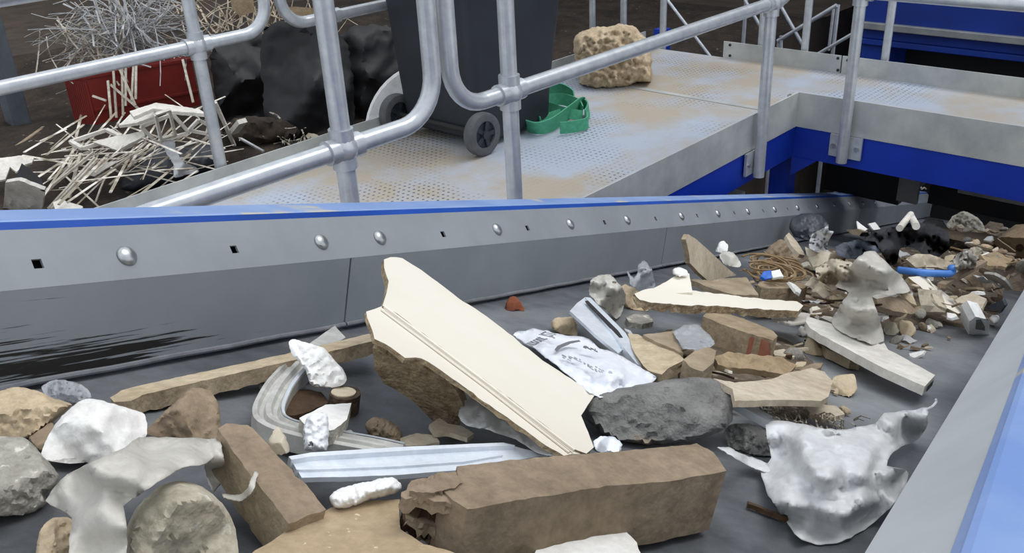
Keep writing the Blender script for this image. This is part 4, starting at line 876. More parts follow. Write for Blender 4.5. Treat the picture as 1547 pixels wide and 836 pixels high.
slab('panel_border', None, None, 'board_cream', low, 0, .006, P=(PW[0]-PW[1]*.003, PW[1]), jit=1.6, parent=wp, seed=29, mside='board_fibre', edgej=.5)
gr = [onp(x, y, PW[0]+PW[1]*.0015, PW[1]) for x, y in [(581, 464), (640, 508), (740, 583), (868, 681)]]
bm = nb(); tube(bm, gr, .0022, 6); link('moulding', bm, 'board_cream', wp)
gr = [onp(x, y, PW[0]-PW[1]*.0012, PW[1]) for x, y in [(576, 468), (634, 511), (734, 586), (860, 684)]]
bm = nb(); tube(bm, gr, .0016, 6); link('moulding', bm, 'board_cream', wp)
slab('fibreboard', 'brown torn fibreboard standing under the raised edge of the white panel', 'board', 'board_fibre', [(563, 526), (575, 530), (600, 546), (640, 556), (684, 580), (694, 600), (702, 620), (692, 648), (668, 646), (652, 636), (632, 614), (602, 592), (580, 580), (566, 560)], [(566, 530, .115), (690, 640, .012), (690, 590, .075)], .014, jit=2.5, seed=30, surf=.005, mside='board_fibre')
slab('wood_chip', 'thin curved tan chip at the foot of the brown fibreboard', 'chip', 'wood_beige', [(648, 642), (664, 632), (676, 640), (700, 645), (716, 655), (706, 662), (680, 654), (656, 654)], .02, .006, jit=1, seed=31)
sheet('plastic_bag', 'wrinkled clear-white plastic bag caught under the lower edge of the white panel', 'bag', 'film_white', [(674, 576), (690, 584), (716, 602), (758, 630), (800, 655), (838, 672), (848, 690), (812, 684), (780, 664), (740, 650), (704, 642), (692, 628), (700, 604), (686, 594)], [(674, 576, .06), (720, 625, .05), (800, 665, .045), (845, 688, .05)], .02, seed=5, freq=34)
# printed white packaging bag
bg = thing('packaging_bag', 'white packaging bag with grey print behind the white panel', 'bag', bp(890, 560, 0), BM)
PB = plane3([(790, 515, .045), (905, 590, .06), (985, 572, .05)])
bagp = [(776, 506), (790, 500), (810, 497), (850, 506), (886, 510), (906, 526), (922, 530), (956, 548), (993, 570), (978, 582), (940, 594), (906, 600), (884, 588), (850, 560), (812, 530)]
def bulge(x, y, h):
    c = math.sin(x*.045)*.5+.5; return onp(x, y, PB[0]+PB[1]*(h), PB[1])
sheet('bag_film', None, None, 'bag_white', bagp, [(776, 506, -.008), (812, 530, .004), (850, 508, -.004), (850, 534, .010), (886, 512, -.004), (890, 560, .010), (925, 560, .014), (956, 548, .002), (993, 570, -.006), (906, 600, -.006), (940, 594, -.006), (884, 588, 0)], .012, seed=6, freq=22, P=bulge, minh=-.1, parent=bg, th=.0012, step=4)
def decal(nm, mm, poly, off, seed): slab(nm, None, None, mm, poly, 0, .0008, P=(PB[0]+PB[1]*off, PB[1]), jit=.6, parent=bg, seed=seed)
decal('printed_line', 'print_grey', [(838, 528), (842, 523), (860, 516), (875, 514), (877, 516), (862, 519), (848, 525), (841, 531)], .017, 1)
rnd = random.Random(12)
for nm, (x0, y0, x1, y1), cnt, mm in (('printed_picture', (858, 536, 882, 552), 16, 'print_light'), ('printed_picture', (886, 548, 912, 568), 16, 'print_light'), ('printed_text', (872, 519, 900, 532), 14, 'print_grey'), ('printed_text', (846, 532, 862, 550), 7, 'print_light')):
    bm = nb()
    for k in range(cnt):
        u = rnd.random(); v_ = rnd.random()*.7; x = x0+(x1-x0)*u; y = y0+(y1-y0)*(u*.55+v_*.45); l = rnd.uniform(2, 6); w_ = rnd.uniform(.5, 1.6); off = .0185 if x > 870 else .016
        q = [onp(x+dx, y+dy, PB[0]+PB[1]*off, PB[1]) for dx, dy in ((0, 0), (l, l*.5), (l, l*.5+w_), (0, w_))]; hexa(bm, q, [p+PB[1]*.0006 for p in q])
    link(nm, bm, mm, bg)
fc = bpy.data.curves.new('printed_lettering', 'FONT'); fc.body = 'nusont  JST'; fc.size = .022; fc.extrude = .0003
fo = bpy.data.objects.new('tmp', fc); COL.objects.link(fo); bpy.context.view_layer.update()
me = bpy.data.meshes.new_from_object(fo.evaluated_get(bpy.context.evaluated_depsgraph_get())); bpy.data.objects.remove(fo)
bm = nb(); bm.from_mesh(me); a = onp(804, 524, PB[0]+PB[1]*.0135, PB[1]); b = onp(842, 505, PB[0]+PB[1]*.0135, PB[1]); tx = (b-a).normalized(); ty = PB[1].cross(tx)
L_ = max(v.co.x for v in bm.verts); s_ = (b-a).length/L_
bm.transform(Matrix(((tx.x*s_, ty.x*s_, PB[1].x, a.x), (tx.y*s_, ty.y*s_, PB[1].y, a.y), (tx.z*s_, ty.z*s_, PB[1].z, a.z), (0, 0, 0, 1)))); link('printed_lettering', bm, 'print_grey', bg)
# grey metal profile behind the bag
gp = thing('metal_profile', 'grey metal channel profile slanting behind the printed white bag', 'profile', bp(925, 540, 0), BM)
PG = plane3([(872, 462, .06), (960, 545, .035), (890, 455, .062)])
slab('channel_web', None, None, 'aluminium', [(861, 470), (872, 458), (884, 449), (912, 477), (942, 504), (950, 520), (934, 534), (900, 506)], 0, .006, P=PG, jit=.4, parent=gp, seed=32)
slab('channel_side', None, None, 'aluminium', [(884, 449), (892, 450), (918, 476), (945, 503), (976, 552), (984, 560), (962, 550), (938, 520), (930, 506)], 0, .012, P=(PG[0]+PG[1]*.006, PG[1]), jit=.3, parent=gp, seed=33)
slab('channel_lip', None, None, 'steel_dark', [(884, 455), (888, 454), (934, 500), (941, 510), (936, 510)], 0, .002, P=(PG[0]+PG[1]*.007, PG[1]), jit=.1, parent=gp, seed=34)
blob('rock', 'small pale cube-like stone beside the top end of the printed bag', 'rock', 'stone_tan', [(833, 486), (842, 480), (864, 480), (872, 490), (870, 508), (852, 508), (836, 500)], .03, p=3.5, facet=3, seed=35)
blob('brick_fragment', 'little rust-brown brick fragment lying against the side wall', 'brick', 'brick_rust', [(763, 460), (770, 449), (780, 449), (788, 460), (792, 470), (764, 471)], .03, facet=4, seed=36)
# big timber beam
tb_ = thing('timber_beam', 'big dusty brown timber beam with rotten left end across the front of the belt', 'beam', bp(850, 790, 0), BM)
PT_ = plane3([(690, 765, .092), (1090, 705, .085), (690, 706, .098)])
slab('beam_body', None, None, 'wood_dusty', [(684, 756), (668, 740), (694, 726), (690, 705), (760, 697), (847, 689), (960, 680), (1052, 671), (1078, 684), (1098, 712), (1010, 728), (914, 735), (840, 748), (792, 754), (740, 764), (706, 770)], 0, .075, P=PT_, jit=1.6, parent=tb_, seed=37, surf=.004, mside='timber_side' if False else 'wood_dusty', step=14)
for k, (pl_, off, th) in enumerate([([(604, 752), (622, 728), (650, 722), (700, 712), (720, 740), (690, 764), (640, 752)], -.004, .012), ([(606, 748), (640, 742), (690, 752), (700, 770), (672, 776), (630, 764), (612, 760)], -.022, .010), ([(612, 776), (640, 766), (690, 776), (712, 792), (690, 800), (640, 792)], -.036, .012), ([(606, 768), (624, 764), (660, 776), (690, 796), (680, 804), (640, 796), (612, 790)], -.05, .012), ([(618, 742), (660, 716), (690, 712), (700, 730), (660, 745)], .002, .010)]):
    slab('rotten_splinter', None, None, ('wood_dark', 'wood_dusty')[k % 2 == 0], pl_, 0, th, P=(PT_[0]+PT_[1]*off, PT_[1]), jit=3.5, parent=tb_, seed=38+k, surf=.004, edgej=.6)
for k, (pl_, off) in enumerate([([(612, 786), (650, 778), (690, 790), (704, 802), (680, 812), (630, 806)], -.058), ([(640, 800), (670, 796), (704, 812), (694, 824), (655, 816)], -.064), ([(632, 730), (664, 716), (700, 722), (712, 744), (680, 752), (650, 744)], -.012)]):
    slab('rotten_splinter', None, None, 'wood_raw' if k else 'wood_dusty', pl_, 0, .008, P=(PT_[0]+PT_[1]*off, PT_[1]), jit=4, parent=tb_, seed=60+k, surf=.005, edgej=.7)
blob('rotten_core', None, None, 'wood_dark', [(628, 748), (660, 735), (690, 750), (704, 790), (690, 826), (650, 818), (622, 800)], .03, parent=tb_, seed=44, h=.0, bump=.012, facet=5)
# hardboard sheet at the bottom
slab('hardboard_sheet', 'tan hardboard sheet with pale flecks and ridged edge at the bottom of the photograph', 'board', 'hardboard', [(352, 870), (385, 832), (410, 818), (452, 790), (500, 768), (560, 757), (604, 755), (604, 800), (640, 822), (690, 836), (700, 870)], [(400, 836, .04), (600, 760, .05), (600, 836, .055)], .02, jit=1.5, seed=45, surf=.002, mside='cardboard', edgej=.4)
blob('foam_chunk', 'long white foam piece lying on the hardboard behind the beam end', 'foam', 'foam_white', [(505, 768), (498, 750), (520, 736), (556, 728), (590, 721), (606, 730), (602, 744), (560, 756), (524, 770)], .03, bump=.006, seed=46, h=.035)
slab('white_slab', 'broken white slab end at the bottom edge below the beam', 'slab', 'plaster_white', [(800, 850), (812, 828), (842, 812), (884, 806), (930, 797), (946, 804), (962, 820), (972, 850), (950, 880), (810, 880)], .03, .02, jit=1.5, seed=47, surf=.002)
# slate grey rock
blob('rock', 'big dark grey rock with tan dust on its right end, behind the beam', 'rock', 'stone_slate', [(876, 612), (884, 600), (905, 592), (960, 583), (1010, 574), (1050, 570), (1078, 573), (1102, 583), (1108, 605), (1106, 636), (1085, 655), (1040, 668), (970, 673), (936, 670), (905, 652), (886, 634)], .07, p=2.4, facet=4, bump=.008, bs=40, seed=48, step=7)
blob('foil_scrap', 'crumpled silver foil scrap tucked under the dark grey rock', 'foil', 'aluminium', [(896, 668), (908, 660), (926, 660), (940, 672), (934, 684), (906, 686)], .015, facet=7, seed=49)
# ================================================================== middle of the belt
sheet('plastic_film', 'upright grey plastic film scrap leaning near the top of the metal profile', 'film', 'film_grey', [(893, 422), (908, 415), (922, 416), (938, 432), (946, 448), (940, 470), (932, 482), (918, 470), (904, 460), (890, 442)], [(893, 422, .09), (922, 416, .1), (932, 482, .01), (890, 442, .06)], .015, seed=7, freq=26)
sheet('plastic_film', 'spiky clear film standing between the side wall and the white plank', 'film', 'film_clear', [(948, 410), (958, 420), (966, 400), (972, 394), (984, 406), (989, 430), (988, 446), (966, 440), (952, 428)], [(948, 410, .08), (972, 394, .1), (988, 446, .02)], .012, seed=8, freq=30)
blob('rock', 'tan earthy clod between the grey film scrap and the white plank', 'rock', 'stone_tan', [(932, 440), (944, 430), (960, 436), (972, 452), (980, 468), (960, 472), (942, 460)], .03, facet=4, seed=50, bump=.006)
slab('flat_chip', 'flat grey stone chip on the bare belt below the tan clod', 'chip', 'stone_grey', [(946, 480), (960, 474), (980, 476), (987, 486), (970, 490), (950, 487)], .012, .012, seed=51)
slab('white_plank', 'pale cream broken plank with rough front edge spanning the middle of the rubble', 'plank', 'board_cream', [(958, 444), (975, 437), (1000, 434), (1046, 439), (1100, 446), (1160, 452), (1204, 456), (1214, 462), (1206, 470), (1160, 468), (1100, 464), (1040, 461), (990, 458), (966, 454)], [(960, 450, .095), (1210, 462, .085), (1100, 448, .095)], .018, jit=1.4, seed=52, mside='board_fibre', edgej=.5)
slab('white_wedge', 'white wedge-shaped board scrap lying on the cream plank', 'board', 'board_cream', [(985, 437), (1010, 424), (1030, 412), (1041, 414), (1044, 428), (1046, 442), (1020, 444)], [(985, 437, .1), (1041, 414, .13), (1046, 442, .103)], .01, jit=1.2, seed=53)
blob('plaster_chunk', 'small white block on the tip of the white wedge scrap', 'plaster', 'plaster_white', [(1016, 408), (1026, 404), (1038, 408), (1040, 416), (1028, 420), (1018, 416)], .02, facet=4, seed=54, h=.125)
slab('tan_board', 'tan triangular board standing on end against the side wall', 'board', 'wood_beige', [(1036, 362), (1040, 354), (1052, 362), (1075, 382), (1100, 406), (1112, 416), (1098, 419), (1085, 424), (1072, 427), (1056, 412), (1042, 398), (1041, 384)], [(1038, 358, .2), (1112, 416, .075), (1072, 427, .075)], .012, jit=.8, seed=55, mside='wood_raw')
slab('curved_plate', 'tan brown flat piece lying at the foot of the triangular board', 'board', 'wood_raw', [(1042, 422), (1072, 424), (1100, 420), (1128, 420), (1146, 446), (1110, 446), (1075, 436)], [(1042, 422, .09), (1128, 420, .1), (1146, 446, .09)], .014, jit=1.2, seed=56)
slab('brick', 'dull brown brick lying behind the right half of the cream plank', 'brick', 'brick_tan', [(1144, 430), (1160, 425), (1212, 427), (1220, 432), (1214, 436), (1150, 436)], .085, .06, jit=.8, seed=57, surf=.002)
blob('crumpled_paper', 'crumpled grey paper behind the tan triangular board', 'paper', 'film_grey', [(1088, 385), (1102, 380), (1114, 388), (1120, 402), (1106, 406), (1092, 398)], .03, facet=8, seed=58, h=.04)
blob('plaster_chunk', 'white crystalline scrap lying against the side wall above the triangular board', 'plaster', 'foam_white', [(1080, 380), (1086, 368), (1093, 364), (1100, 370), (1098, 380), (1088, 384)], .02, facet=6, seed=59, h=.05)
slab('brick', 'tan brick with a dark red stain in the middle of the rubble', 'brick', 'brick_tan', [(1062, 478), (1072, 468), (1084, 469), (1130, 484), (1168, 500), (1175, 508), (1168, 514), (1130, 504), (1090, 490)], [(1066, 476, .07), (1172, 508, .065), (1084, 469, .07)], .06, jit=1.0, seed=60, surf=.002)
bk_ = [o for o in COL.objects if o.get('label', '').startswith('tan brick with a dark red')][0]
PK = plane3([(1066, 476, .07), (1172, 508, .065), (1084, 469, .07)]); ea = onp(1100, 494, *PK); eb = onp(1168, 514, *PK); en = (eb-ea).cross(PK[1]).normalized(); en = en if en.dot(CAM-ea) > 0 else -en
slab('red_stain', None, None, 'stain_red', [(1122, 514), (1136, 509), (1150, 513), (1163, 518), (1164, 538), (1146, 540), (1128, 534), (1118, 526)], 0, .001, P=(ea+en*.004, en), jit=3, parent=bk_, seed=5)
bk_.children[0]['label'] = 'dark red stain'
slab('wood_piece', 'pale rough wood piece with a knot hole beside the printed bag', 'wood', 'wood_pale', [(948, 504), (964, 506), (990, 518), (1020, 532), (1034, 544), (1010, 556), (1000, 566), (978, 560), (966, 544), (954, 526)], [(950, 506, .05), (1034, 544, .06), (978, 562, .045)], .02, jit=1.8, seed=61, surf=.003, mside='wood_raw', edgej=.4)
slab('wood_piece', 'flat brown board scrap behind the pale wood piece', 'wood', 'wood_raw', [(972, 506), (1018, 500), (1022, 512), (1032, 534), (1014, 526), (990, 516)], [(972, 506, .06), (1018, 500, .065), (1032, 534, .065)], .012, jit=1.0, seed=62)
sheet('plastic_film', 'bluish clear film scrap lying left of the red-stained brick', 'film', 'film_clear', [(1018, 502), (1034, 492), (1052, 490), (1072, 508), (1080, 520), (1060, 528), (1032, 526)], [(1018, 502, .07), (1052, 490, .075), (1060, 528, .075)], .012, seed=9, freq=26)
slab('wood_piece', 'ridged tan wood block in front of the clear film scrap', 'wood', 'wood_raw', [(1032, 544), (1050, 530), (1070, 524), (1082, 530), (1078, 548), (1062, 562), (1044, 556)], [(1032, 544, .07), (1082, 530, .08), (1062, 562, .065)], .035, jit=1.2, seed=63, surf=.004)
slab('cardboard', 'crumpled brown corrugated cardboard below the red-stained brick', 'cardboard', 'cardboard', [(1078, 540), (1100, 532), (1140, 536), (1180, 540), (1204, 552), (1190, 566), (1150, 560), (1110, 556), (1084, 552)], [(1078, 540, .065), (1204, 552, .06), (1110, 556, .055)], .012, jit=2.2, seed=64, surf=.01)
blob('bark_piece', 'dark fibrous bark lump under the corrugated cardboard', 'bark', 'wood_dark', [(1074, 556), (1090, 546), (1130, 548), (1170, 552), (1196, 560), (1170, 574), (1130, 578), (1090, 570)], .03, bump=.012, seed=65, facet=5, h=.0)
slab('splinter', 'white wood splinter pointing right from the red-stained brick', 'splinter', 'wood_beige', [(1166, 530), (1184, 528), (1203, 536), (1198, 540), (1170, 537)], .02, .01, seed=66)
slab('flat_board', 'dusty tan flat board bridging from the dark grey rock to the small tan cube', 'board', 'film_tan' if False else 'wood_beige', [(1078, 572), (1110, 578), (1160, 574), (1196, 562), (1226, 556), (1246, 562), (1258, 576), (1252, 600), (1240, 606), (1180, 604), (1110, 606), (1106, 588)], [(1078, 574, .085), (1250, 566, .06), (1110, 606, .085)], .010, jit=1.2, seed=67, surf=.003)
blob('wood_block', 'small squared tan wood cube alone on the belt right of the dusty board', 'wood', 'wood_pale', [(1256, 573), (1268, 567), (1290, 566), (1295, 588), (1284, 602), (1264, 598), (1254, 592)], .03, p=4, facet=2, seed=68, jit=.6)
bar('metal_strip', 'narrow grey metal strip poking from under the dusty board', 'strip', 'aluminium', bp(1104, 606, .05), bp(1176, 646, .03), .03, .012, seed=69)
slab('wood_chip', 'pale flat chip above the white plastic bag', 'chip', 'wood_beige', [(1214, 612), (1240, 610), (1264, 614), (1276, 626), (1242, 634), (1222, 624)], .03, .008, jit=1.2, seed=70)
blob('rock', 'dark crumbly grey lump between the dark grey rock and the white plastic bag', 'rock', 'stone_slate', [(1094, 655), (1104, 642), (1130, 640), (1156, 650), (1166, 668), (1168, 690), (1140, 690), (1104, 678)], .03, facet=4, bump=.01, seed=71)
sheet('film_strip', 'white film strip lying from the beam end towards the white plastic bag', 'film', 'film_white', [(1084, 676), (1100, 676), (1126, 688), (1160, 700), (1166, 714), (1150, 712), (1120, 698)], [(1084, 676, .05), (1160, 708, .015)], .008, seed=10, freq=28)
# red and pale fibres
bm = nb(); rnd = random.Random(31)
for k in range(90):
    x = rnd.uniform(1150, 1290); y = 618+.22*(x-1150)+rnd.uniform(-18, 18); a = rnd.uniform(-.5, 1.6); l = rnd.uniform(10, 26)
    tube(bm, [bp(x, y, .025), bp(x+math.cos(a)*l*.5, y+math.sin(a)*l*.5, .035+rnd.uniform(0, .015)), bp(x+math.cos(a+.4)*l, y+math.sin(a+.4)*l, .022)], .0011, 4)
tag(link('plant_fibres', bm, 'fibre_pale'), 'loose pale fibres scattered above the white plastic bag', 'fibres', kind='stuff')
# big white plastic bag
sheet('plastic_bag', 'big torn milky plastic bag lying against the right side wall in the foreground', 'bag', 'film_white', [(1156, 642), (1176, 635), (1210, 640), (1232, 646), (1270, 650), (1300, 644), (1322, 640), (1336, 625), (1360, 621), (1384, 620), (1402, 617), (1400, 646), (1386, 664), (1362, 674), (1345, 688), (1340, 704), (1368, 710), (1372, 716), (1366, 740), (1340, 772), (1306, 800), (1272, 818), (1240, 823), (1206, 812), (1192, 792), (1176, 772), (1158, 742), (1150, 712), (1166, 692), (1160, 664)],
      [(1156, 642, .05), (1176, 635, .06), (1230, 660, .075), (1250, 700, .085), (1300, 690, .08), (1330, 640, .07), (1402, 617, .08), (1386, 664, .02), (1340, 700, .06), (1366, 740, .03), (1306, 800, .004), (1240, 823, .004), (1192, 792, .008), (1150, 712, .015), (1200, 750, .045), (1280, 760, .05), (1165, 690, .025)], .03, seed=11, freq=15, step=6.5)
bm = nb(); tube(bm, cat([bp(1402, 618, .08), bp(1409, 614, .085), bp(1414, 608, .09), bp(1414, 603, .095)]), .0018, 5); tag(link('film_thread', bm, 'film_white'), 'thin film thread curling up from the corner of the milky bag', 'thread')
bar('stick', 'thin dark stick on the belt left of the milky plastic bag', 'stick', 'wood_dark', bp(1128, 762, .006), bp(1190, 786, .006), .008, .006, seed=72, rough=.1)
# long white tube-like stick
ws = thing('white_batten', 'long white hollow batten lying diagonally on the right half of the belt', 'batten', bp(1310, 550, 0), BM)
PS = plane3([(1220, 490, .06), (1405, 575, .045), (1225, 480, .06)])
slab('batten_body', None, None, 'pvc_white', [(1217, 486), (1219, 478), (1240, 484), (1270, 494), (1300, 508), (1330, 521), (1336, 518), (1342, 528), (1380, 549), (1413, 567), (1397, 584), (1360, 568), (1320, 549), (1270, 522), (1240, 506), (1224, 496)], 0, .018, P=PS, jit=.7, parent=ws, seed=73)
e0 = onp(1399, 582, PS[0], PS[1]); e1 = onp(1411, 569, PS[0], PS[1]); dd = (onp(1410, 576, PS[0], PS[1])-onp(1300, 522, PS[0], PS[1])).normalized()
bm = nb(); m0 = e0.lerp(e1, .15)-PS[1]*.004+dd*.003; m1 = e0.lerp(e1, .85)-PS[1]*.004+dd*.003; hexa(bm, [m0, m1, m1-PS[1]*.011, m0-PS[1]*.011], [p+dd*.001 for p in (m0, m1, m1-PS[1]*.011, m0-PS[1]*.011)]); link('hollow_end', bm, 'steel_dark', ws)
slab('wood_chip', 'brown wood strip lying along the underside of the white batten', 'strip', 'wood_raw', [(1236, 512), (1254, 514), (1286, 534), (1300, 546), (1280, 542), (1250, 528)], .025, .02, jit=1, seed=74)
blob('pebble', 'round white pebble at the upper left end of the white batten', 'pebble', 'plaster_white', [(1205, 500), (1210, 493), (1219, 496), (1222, 505), (1214, 511), (1207, 508)], .02, seed=75)
blob('wood_block', 'small tan wood fragment left of the white batten', 'wood', 'wood_pale', [(1214, 534), (1218, 512), (1230, 508), (1236, 520), (1244, 530), (1242, 540), (1226, 539)], .025, facet=4, seed=76)
slab('torn_paper', 'grey torn paper scrap below the cream plank end', 'paper', 'film_grey', [(1160, 468), (1200, 470), (1225, 474), (1220, 486), (1196, 490), (1168, 484)], [(1160, 468, .05), (1225, 474, .06), (1168, 484, .05)], .004, jit=1.5, seed=77, surf=.006)
slab('wood_chip', 'grey-brown sliver on the belt below the white batten', 'chip', 'wood_dusty', [(1206, 558), (1226, 550), (1244, 548), (1240, 556), (1216, 562)], .014, .008, seed=78)
# upright pale film on the right
sheet('plastic_film', 'large pale plastic film heaped in the middle of the far rubble', 'film', 'film_grey', [(1262, 432), (1276, 412), (1290, 396), (1306, 381), (1322, 379), (1334, 392), (1348, 404), (1366, 424), (1376, 440), (1350, 446), (1318, 446), (1324, 470), (1334, 500), (1336, 516), (1318, 520), (1290, 512), (1262, 496), (1256, 486), (1270, 460), (1282, 442)],
      [(1262, 432, .12), (1306, 381, .23), (1334, 392, .22), (1376, 440, .12), (1320, 450, .14), (1336, 516, .05), (1290, 512, .06), (1256, 486, .06), (1290, 450, .13)], .016, seed=12, freq=14)
sheet('plastic_film', 'tan-grey film scrap beside the large pale film, left of it', 'film', 'film_tan', [(1232, 405), (1256, 392), (1276, 394), (1290, 400), (1270, 430), (1256, 440), (1238, 430)], [(1232, 405, .14), (1276, 394, .17), (1250, 436, .1)], .02, seed=13, freq=20)
# ================================================================== far rubble
def mound(name, label, cat_, m, poly, hmax, seed, step=9):
    out = dens(poly, step, 3, seed, smooth=.5); v, f, ds = tri(out, step); dm = max(ds); bm = nb(); vs_ = []
    for i, q in enumerate(v):
        u = min(1, ds[i]/dm*1.6); p = bp(q.x, q.y, 0); hh = hmax*math.sin(u*1.57)*(.7+.5*noise.fractal(p*9, 1, 2, 4)); p = p-W*max(0, (p-CAM).dot(W)+.1); vs_.append(bm.verts.new(p+N*(max(0, hh)+.001)))
    for t in f: bm.faces.new([vs_[i] for i in t])
    return tag(link(name, bm, m, smooth=True), label, cat_, kind='stuff')
mound('fine_rubble', 'fine dusty rubble filling under the far end of the load', 'rubble', 'dirt', [(1142, 446), (1150, 420), (1190, 396), (1240, 380), (1300, 370), (1400, 360), (1480, 362), (1540, 380), (1520, 430), (1508, 476), (1460, 496), (1400, 488), (1340, 500), (1270, 500), (1200, 474)], .08, 3)
mound('fine_rubble', 'brown fine rubble bank at the far right of the load', 'rubble', 'dirt', [(1392, 372), (1420, 350), (1470, 346), (1530, 352), (1590, 370), (1600, 430), (1530, 440), (1450, 410)], .16, 4)
mound('fine_rubble', 'thin scatter of fine rubble around the red-stained brick', 'rubble', 'dirt', [(1010, 560), (1040, 520), (1100, 500), (1180, 510), (1240, 560), (1250, 620), (1180, 640), (1090, 600)], .02, 5)
blob('dark_bag', 'round smoky dark plastic bag against the far side wall', 'bag', 'bag_dark', [(1192, 346), (1197, 330), (1214, 322), (1238, 325), (1252, 340), (1246, 356), (1226, 366), (1204, 362)], .08, bump=.015, seed=80, facet=3, h=.06)
sheet('plastic_bag', 'pale pointed plastic bag standing right of the dark round bag', 'bag', 'film_white', [(1222, 368), (1226, 354), (1244, 345), (1252, 338), (1252, 348), (1260, 350), (1252, 362), (1250, 376), (1258, 384), (1236, 382), (1224, 376)], [(1222, 368, .16), (1252, 338, .23), (1258, 384, .13)], .03, seed=14, freq=16)
slab('tan_bag', 'tan paper bag scrap in front of the pale pointed bag', 'bag', 'film_tan', [(1216, 373), (1226, 376), (1254, 382), (1250, 396), (1240, 402), (1228, 404), (1220, 390)], [(1216, 373, .15), (1254, 382, .15), (1228, 404, .11)], .01, jit=1.5, seed=81, surf=.012)
bm = nb(); rnd = random.Random(5)
for k in range(26):
    c0 = bp(1166+rnd.uniform(-14, 22), 402+rnd.uniform(-10, 12), .085+rnd.uniform(-.01, .03)); r0 = rnd.uniform(.03, .08); t1 = (W*rnd.uniform(.6, 1)+C*rnd.uniform(-.6, .6)).normalized(); t2 = (N*rnd.uniform(.2, .6)+C*rnd.uniform(.4, 1)-W*rnd.uniform(-.4, .4)).normalized(); a0 = rnd.uniform(0, 6)
    tube(bm, [c0+t1*math.cos(a0+i*.45)*r0+t2*math.sin(a0+i*.45)*r0*.6 for i in range(11)], .003, 5)
tag(link('wire_tangle', bm, 'wire_tan'), 'springy tangle of brown wire left of the tan paper bag', 'wire')
slab('packet', 'white packet half of the blue and white packet behind the dull brown brick', 'packet', 'plaster_white', [(1164, 410), (1178, 407), (1184, 418), (1168, 420)], [(1164, 410, .12), (1178, 407, .125), (1168, 420, .11)], .006, jit=.8, seed=82, surf=.004)
slab('packet', 'crumpled blue packet behind the dull brown brick', 'packet', 'packet_blue', [(1150, 418), (1154, 410), (1165, 408), (1167, 420), (1156, 422)], [(1150, 418, .115), (1165, 408, .13), (1156, 422, .11)], .008, jit=.8, seed=83, surf=.006)
slab('splinter', 'long tan split wood with red edge leaning right of the wire tangle', 'wood', 'wood_beige', [(1187, 356), (1192, 352), (1204, 366), (1214, 380), (1216, 386), (1208, 384), (1196, 372)], [(1187, 356, .15), (1192, 352, .15), (1214, 386, .12)], .012, jit=.8, seed=84)
slab('wood_piece', 'flat brown wood piece right of the tan paper bag', 'wood', 'wood_dusty', [(1254, 381), (1276, 378), (1278, 390), (1264, 394), (1252, 392)], [(1254, 381, .12), (1276, 378, .13), (1264, 394, .1)], .02, jit=.8, seed=85)
# dark clothes
sheet('dark_cloth', 'black cloth garment draped over the top of the far rubble', 'cloth', 'cloth_black', [(1298, 356), (1314, 345), (1330, 346), (1352, 344), (1378, 336), (1410, 338), (1432, 350), (1436, 372), (1420, 388), (1398, 386), (1376, 372), (1360, 376), (1354, 398), (1344, 400), (1334, 386), (1322, 366), (1306, 364)],
      [(1298, 356, .2), (1330, 346, .22), (1378, 336, .24), (1432, 350, .2), (1420, 388, .13), (1350, 398, .1), (1340, 370, .2), (1376, 372, .16)], .05, seed=15, freq=11, step=5)
sheet('dark_cloth', 'blue-grey cloth scrap left of the black garment', 'cloth', 'cloth_bluegrey', [(1262, 372), (1280, 366), (1302, 362), (1322, 366), (1334, 380), (1316, 384), (1298, 392), (1276, 390), (1264, 384)], [(1262, 372, .15), (1322, 366, .19), (1298, 392, .12)], .03, seed=16, freq=14, step=4)
slab('paper_scrap', 'white triangular paper scrap standing left of the black garment', 'paper', 'plaster_white', [(1295, 334), (1300, 338), (1316, 350), (1304, 354), (1298, 352)], [(1295, 334, .23), (1316, 350, .2), (1298, 352, .2)], .004, jit=.4, seed=86)
slab('paper_scrap', 'small white square scrap above the black garment', 'paper', 'plaster_white', [(1312, 338), (1322, 336), (1330, 346), (1320, 348)], [(1312, 338, .24), (1322, 336, .24), (1320, 348, .22)], .004, jit=.3, seed=87)
slab('wood_piece', 'tan bark strip in front of the white triangular scrap', 'bark', 'wood_raw', [(1278, 347), (1296, 346), (1312, 352), (1304, 358), (1286, 354)], [(1278, 347, .2), (1312, 352, .21), (1286, 354, .19)], .01, jit=.8, seed=88)
for k, (a, b) in enumerate([((1359, 345), (1376, 324)), ((1376, 324), (1384, 342))]):
    bm = nb(); cyl(bm, bp(*a, .24), bp(*b, .27), .011, 10); tag(link('white_pipe', bm, 'pvc_white', ang=.7), ('white pipe piece leaning right, left leg of the upturned V above the black garment', 'white pipe piece, right leg of the upturned V above the black garment')[k], 'pipe')
bm = nb(); tube(bm, cat([bp(1356, 408, .13), bp(1390, 412, .135), bp(1428, 414, .14), bp(1436, 413, .142), bp(1439, 409, .15), bp(1437, 404, .16)]), .011, 12); tag(link('blue_pipe', bm, 'pipe_blue', smooth=True), 'blue plastic pipe with hooked end in the right of the rubble', 'pipe')
slab('white_board', 'pale board sloping from the blue pipe down to the white block', 'board', 'board_cream', [(1372, 419), (1394, 417), (1408, 428), (1430, 444), (1452, 460), (1465, 470), (1448, 474), (1430, 466), (1414, 458), (1396, 438)], [(1372, 419, .125), (1394, 417, .125), (1460, 470, .05)], .014, jit=1, seed=89, mside='board_fibre')
bk = thing('hollow_block', 'white hollow block with a dark ribbed opening near the right side wall', 'block', bp(1480, 505, 0), BM)
PH = plane3([(1463, 506, .0), (1495, 506, .0), (1478, 479, .07)])
slab('block_body', None, None, 'foam_white', [(1463, 506), (1465, 486), (1474, 479), (1490, 482), (1495, 492), (1495, 507)], 0, .05, P=PH, jit=.8, parent=bk, seed=90)
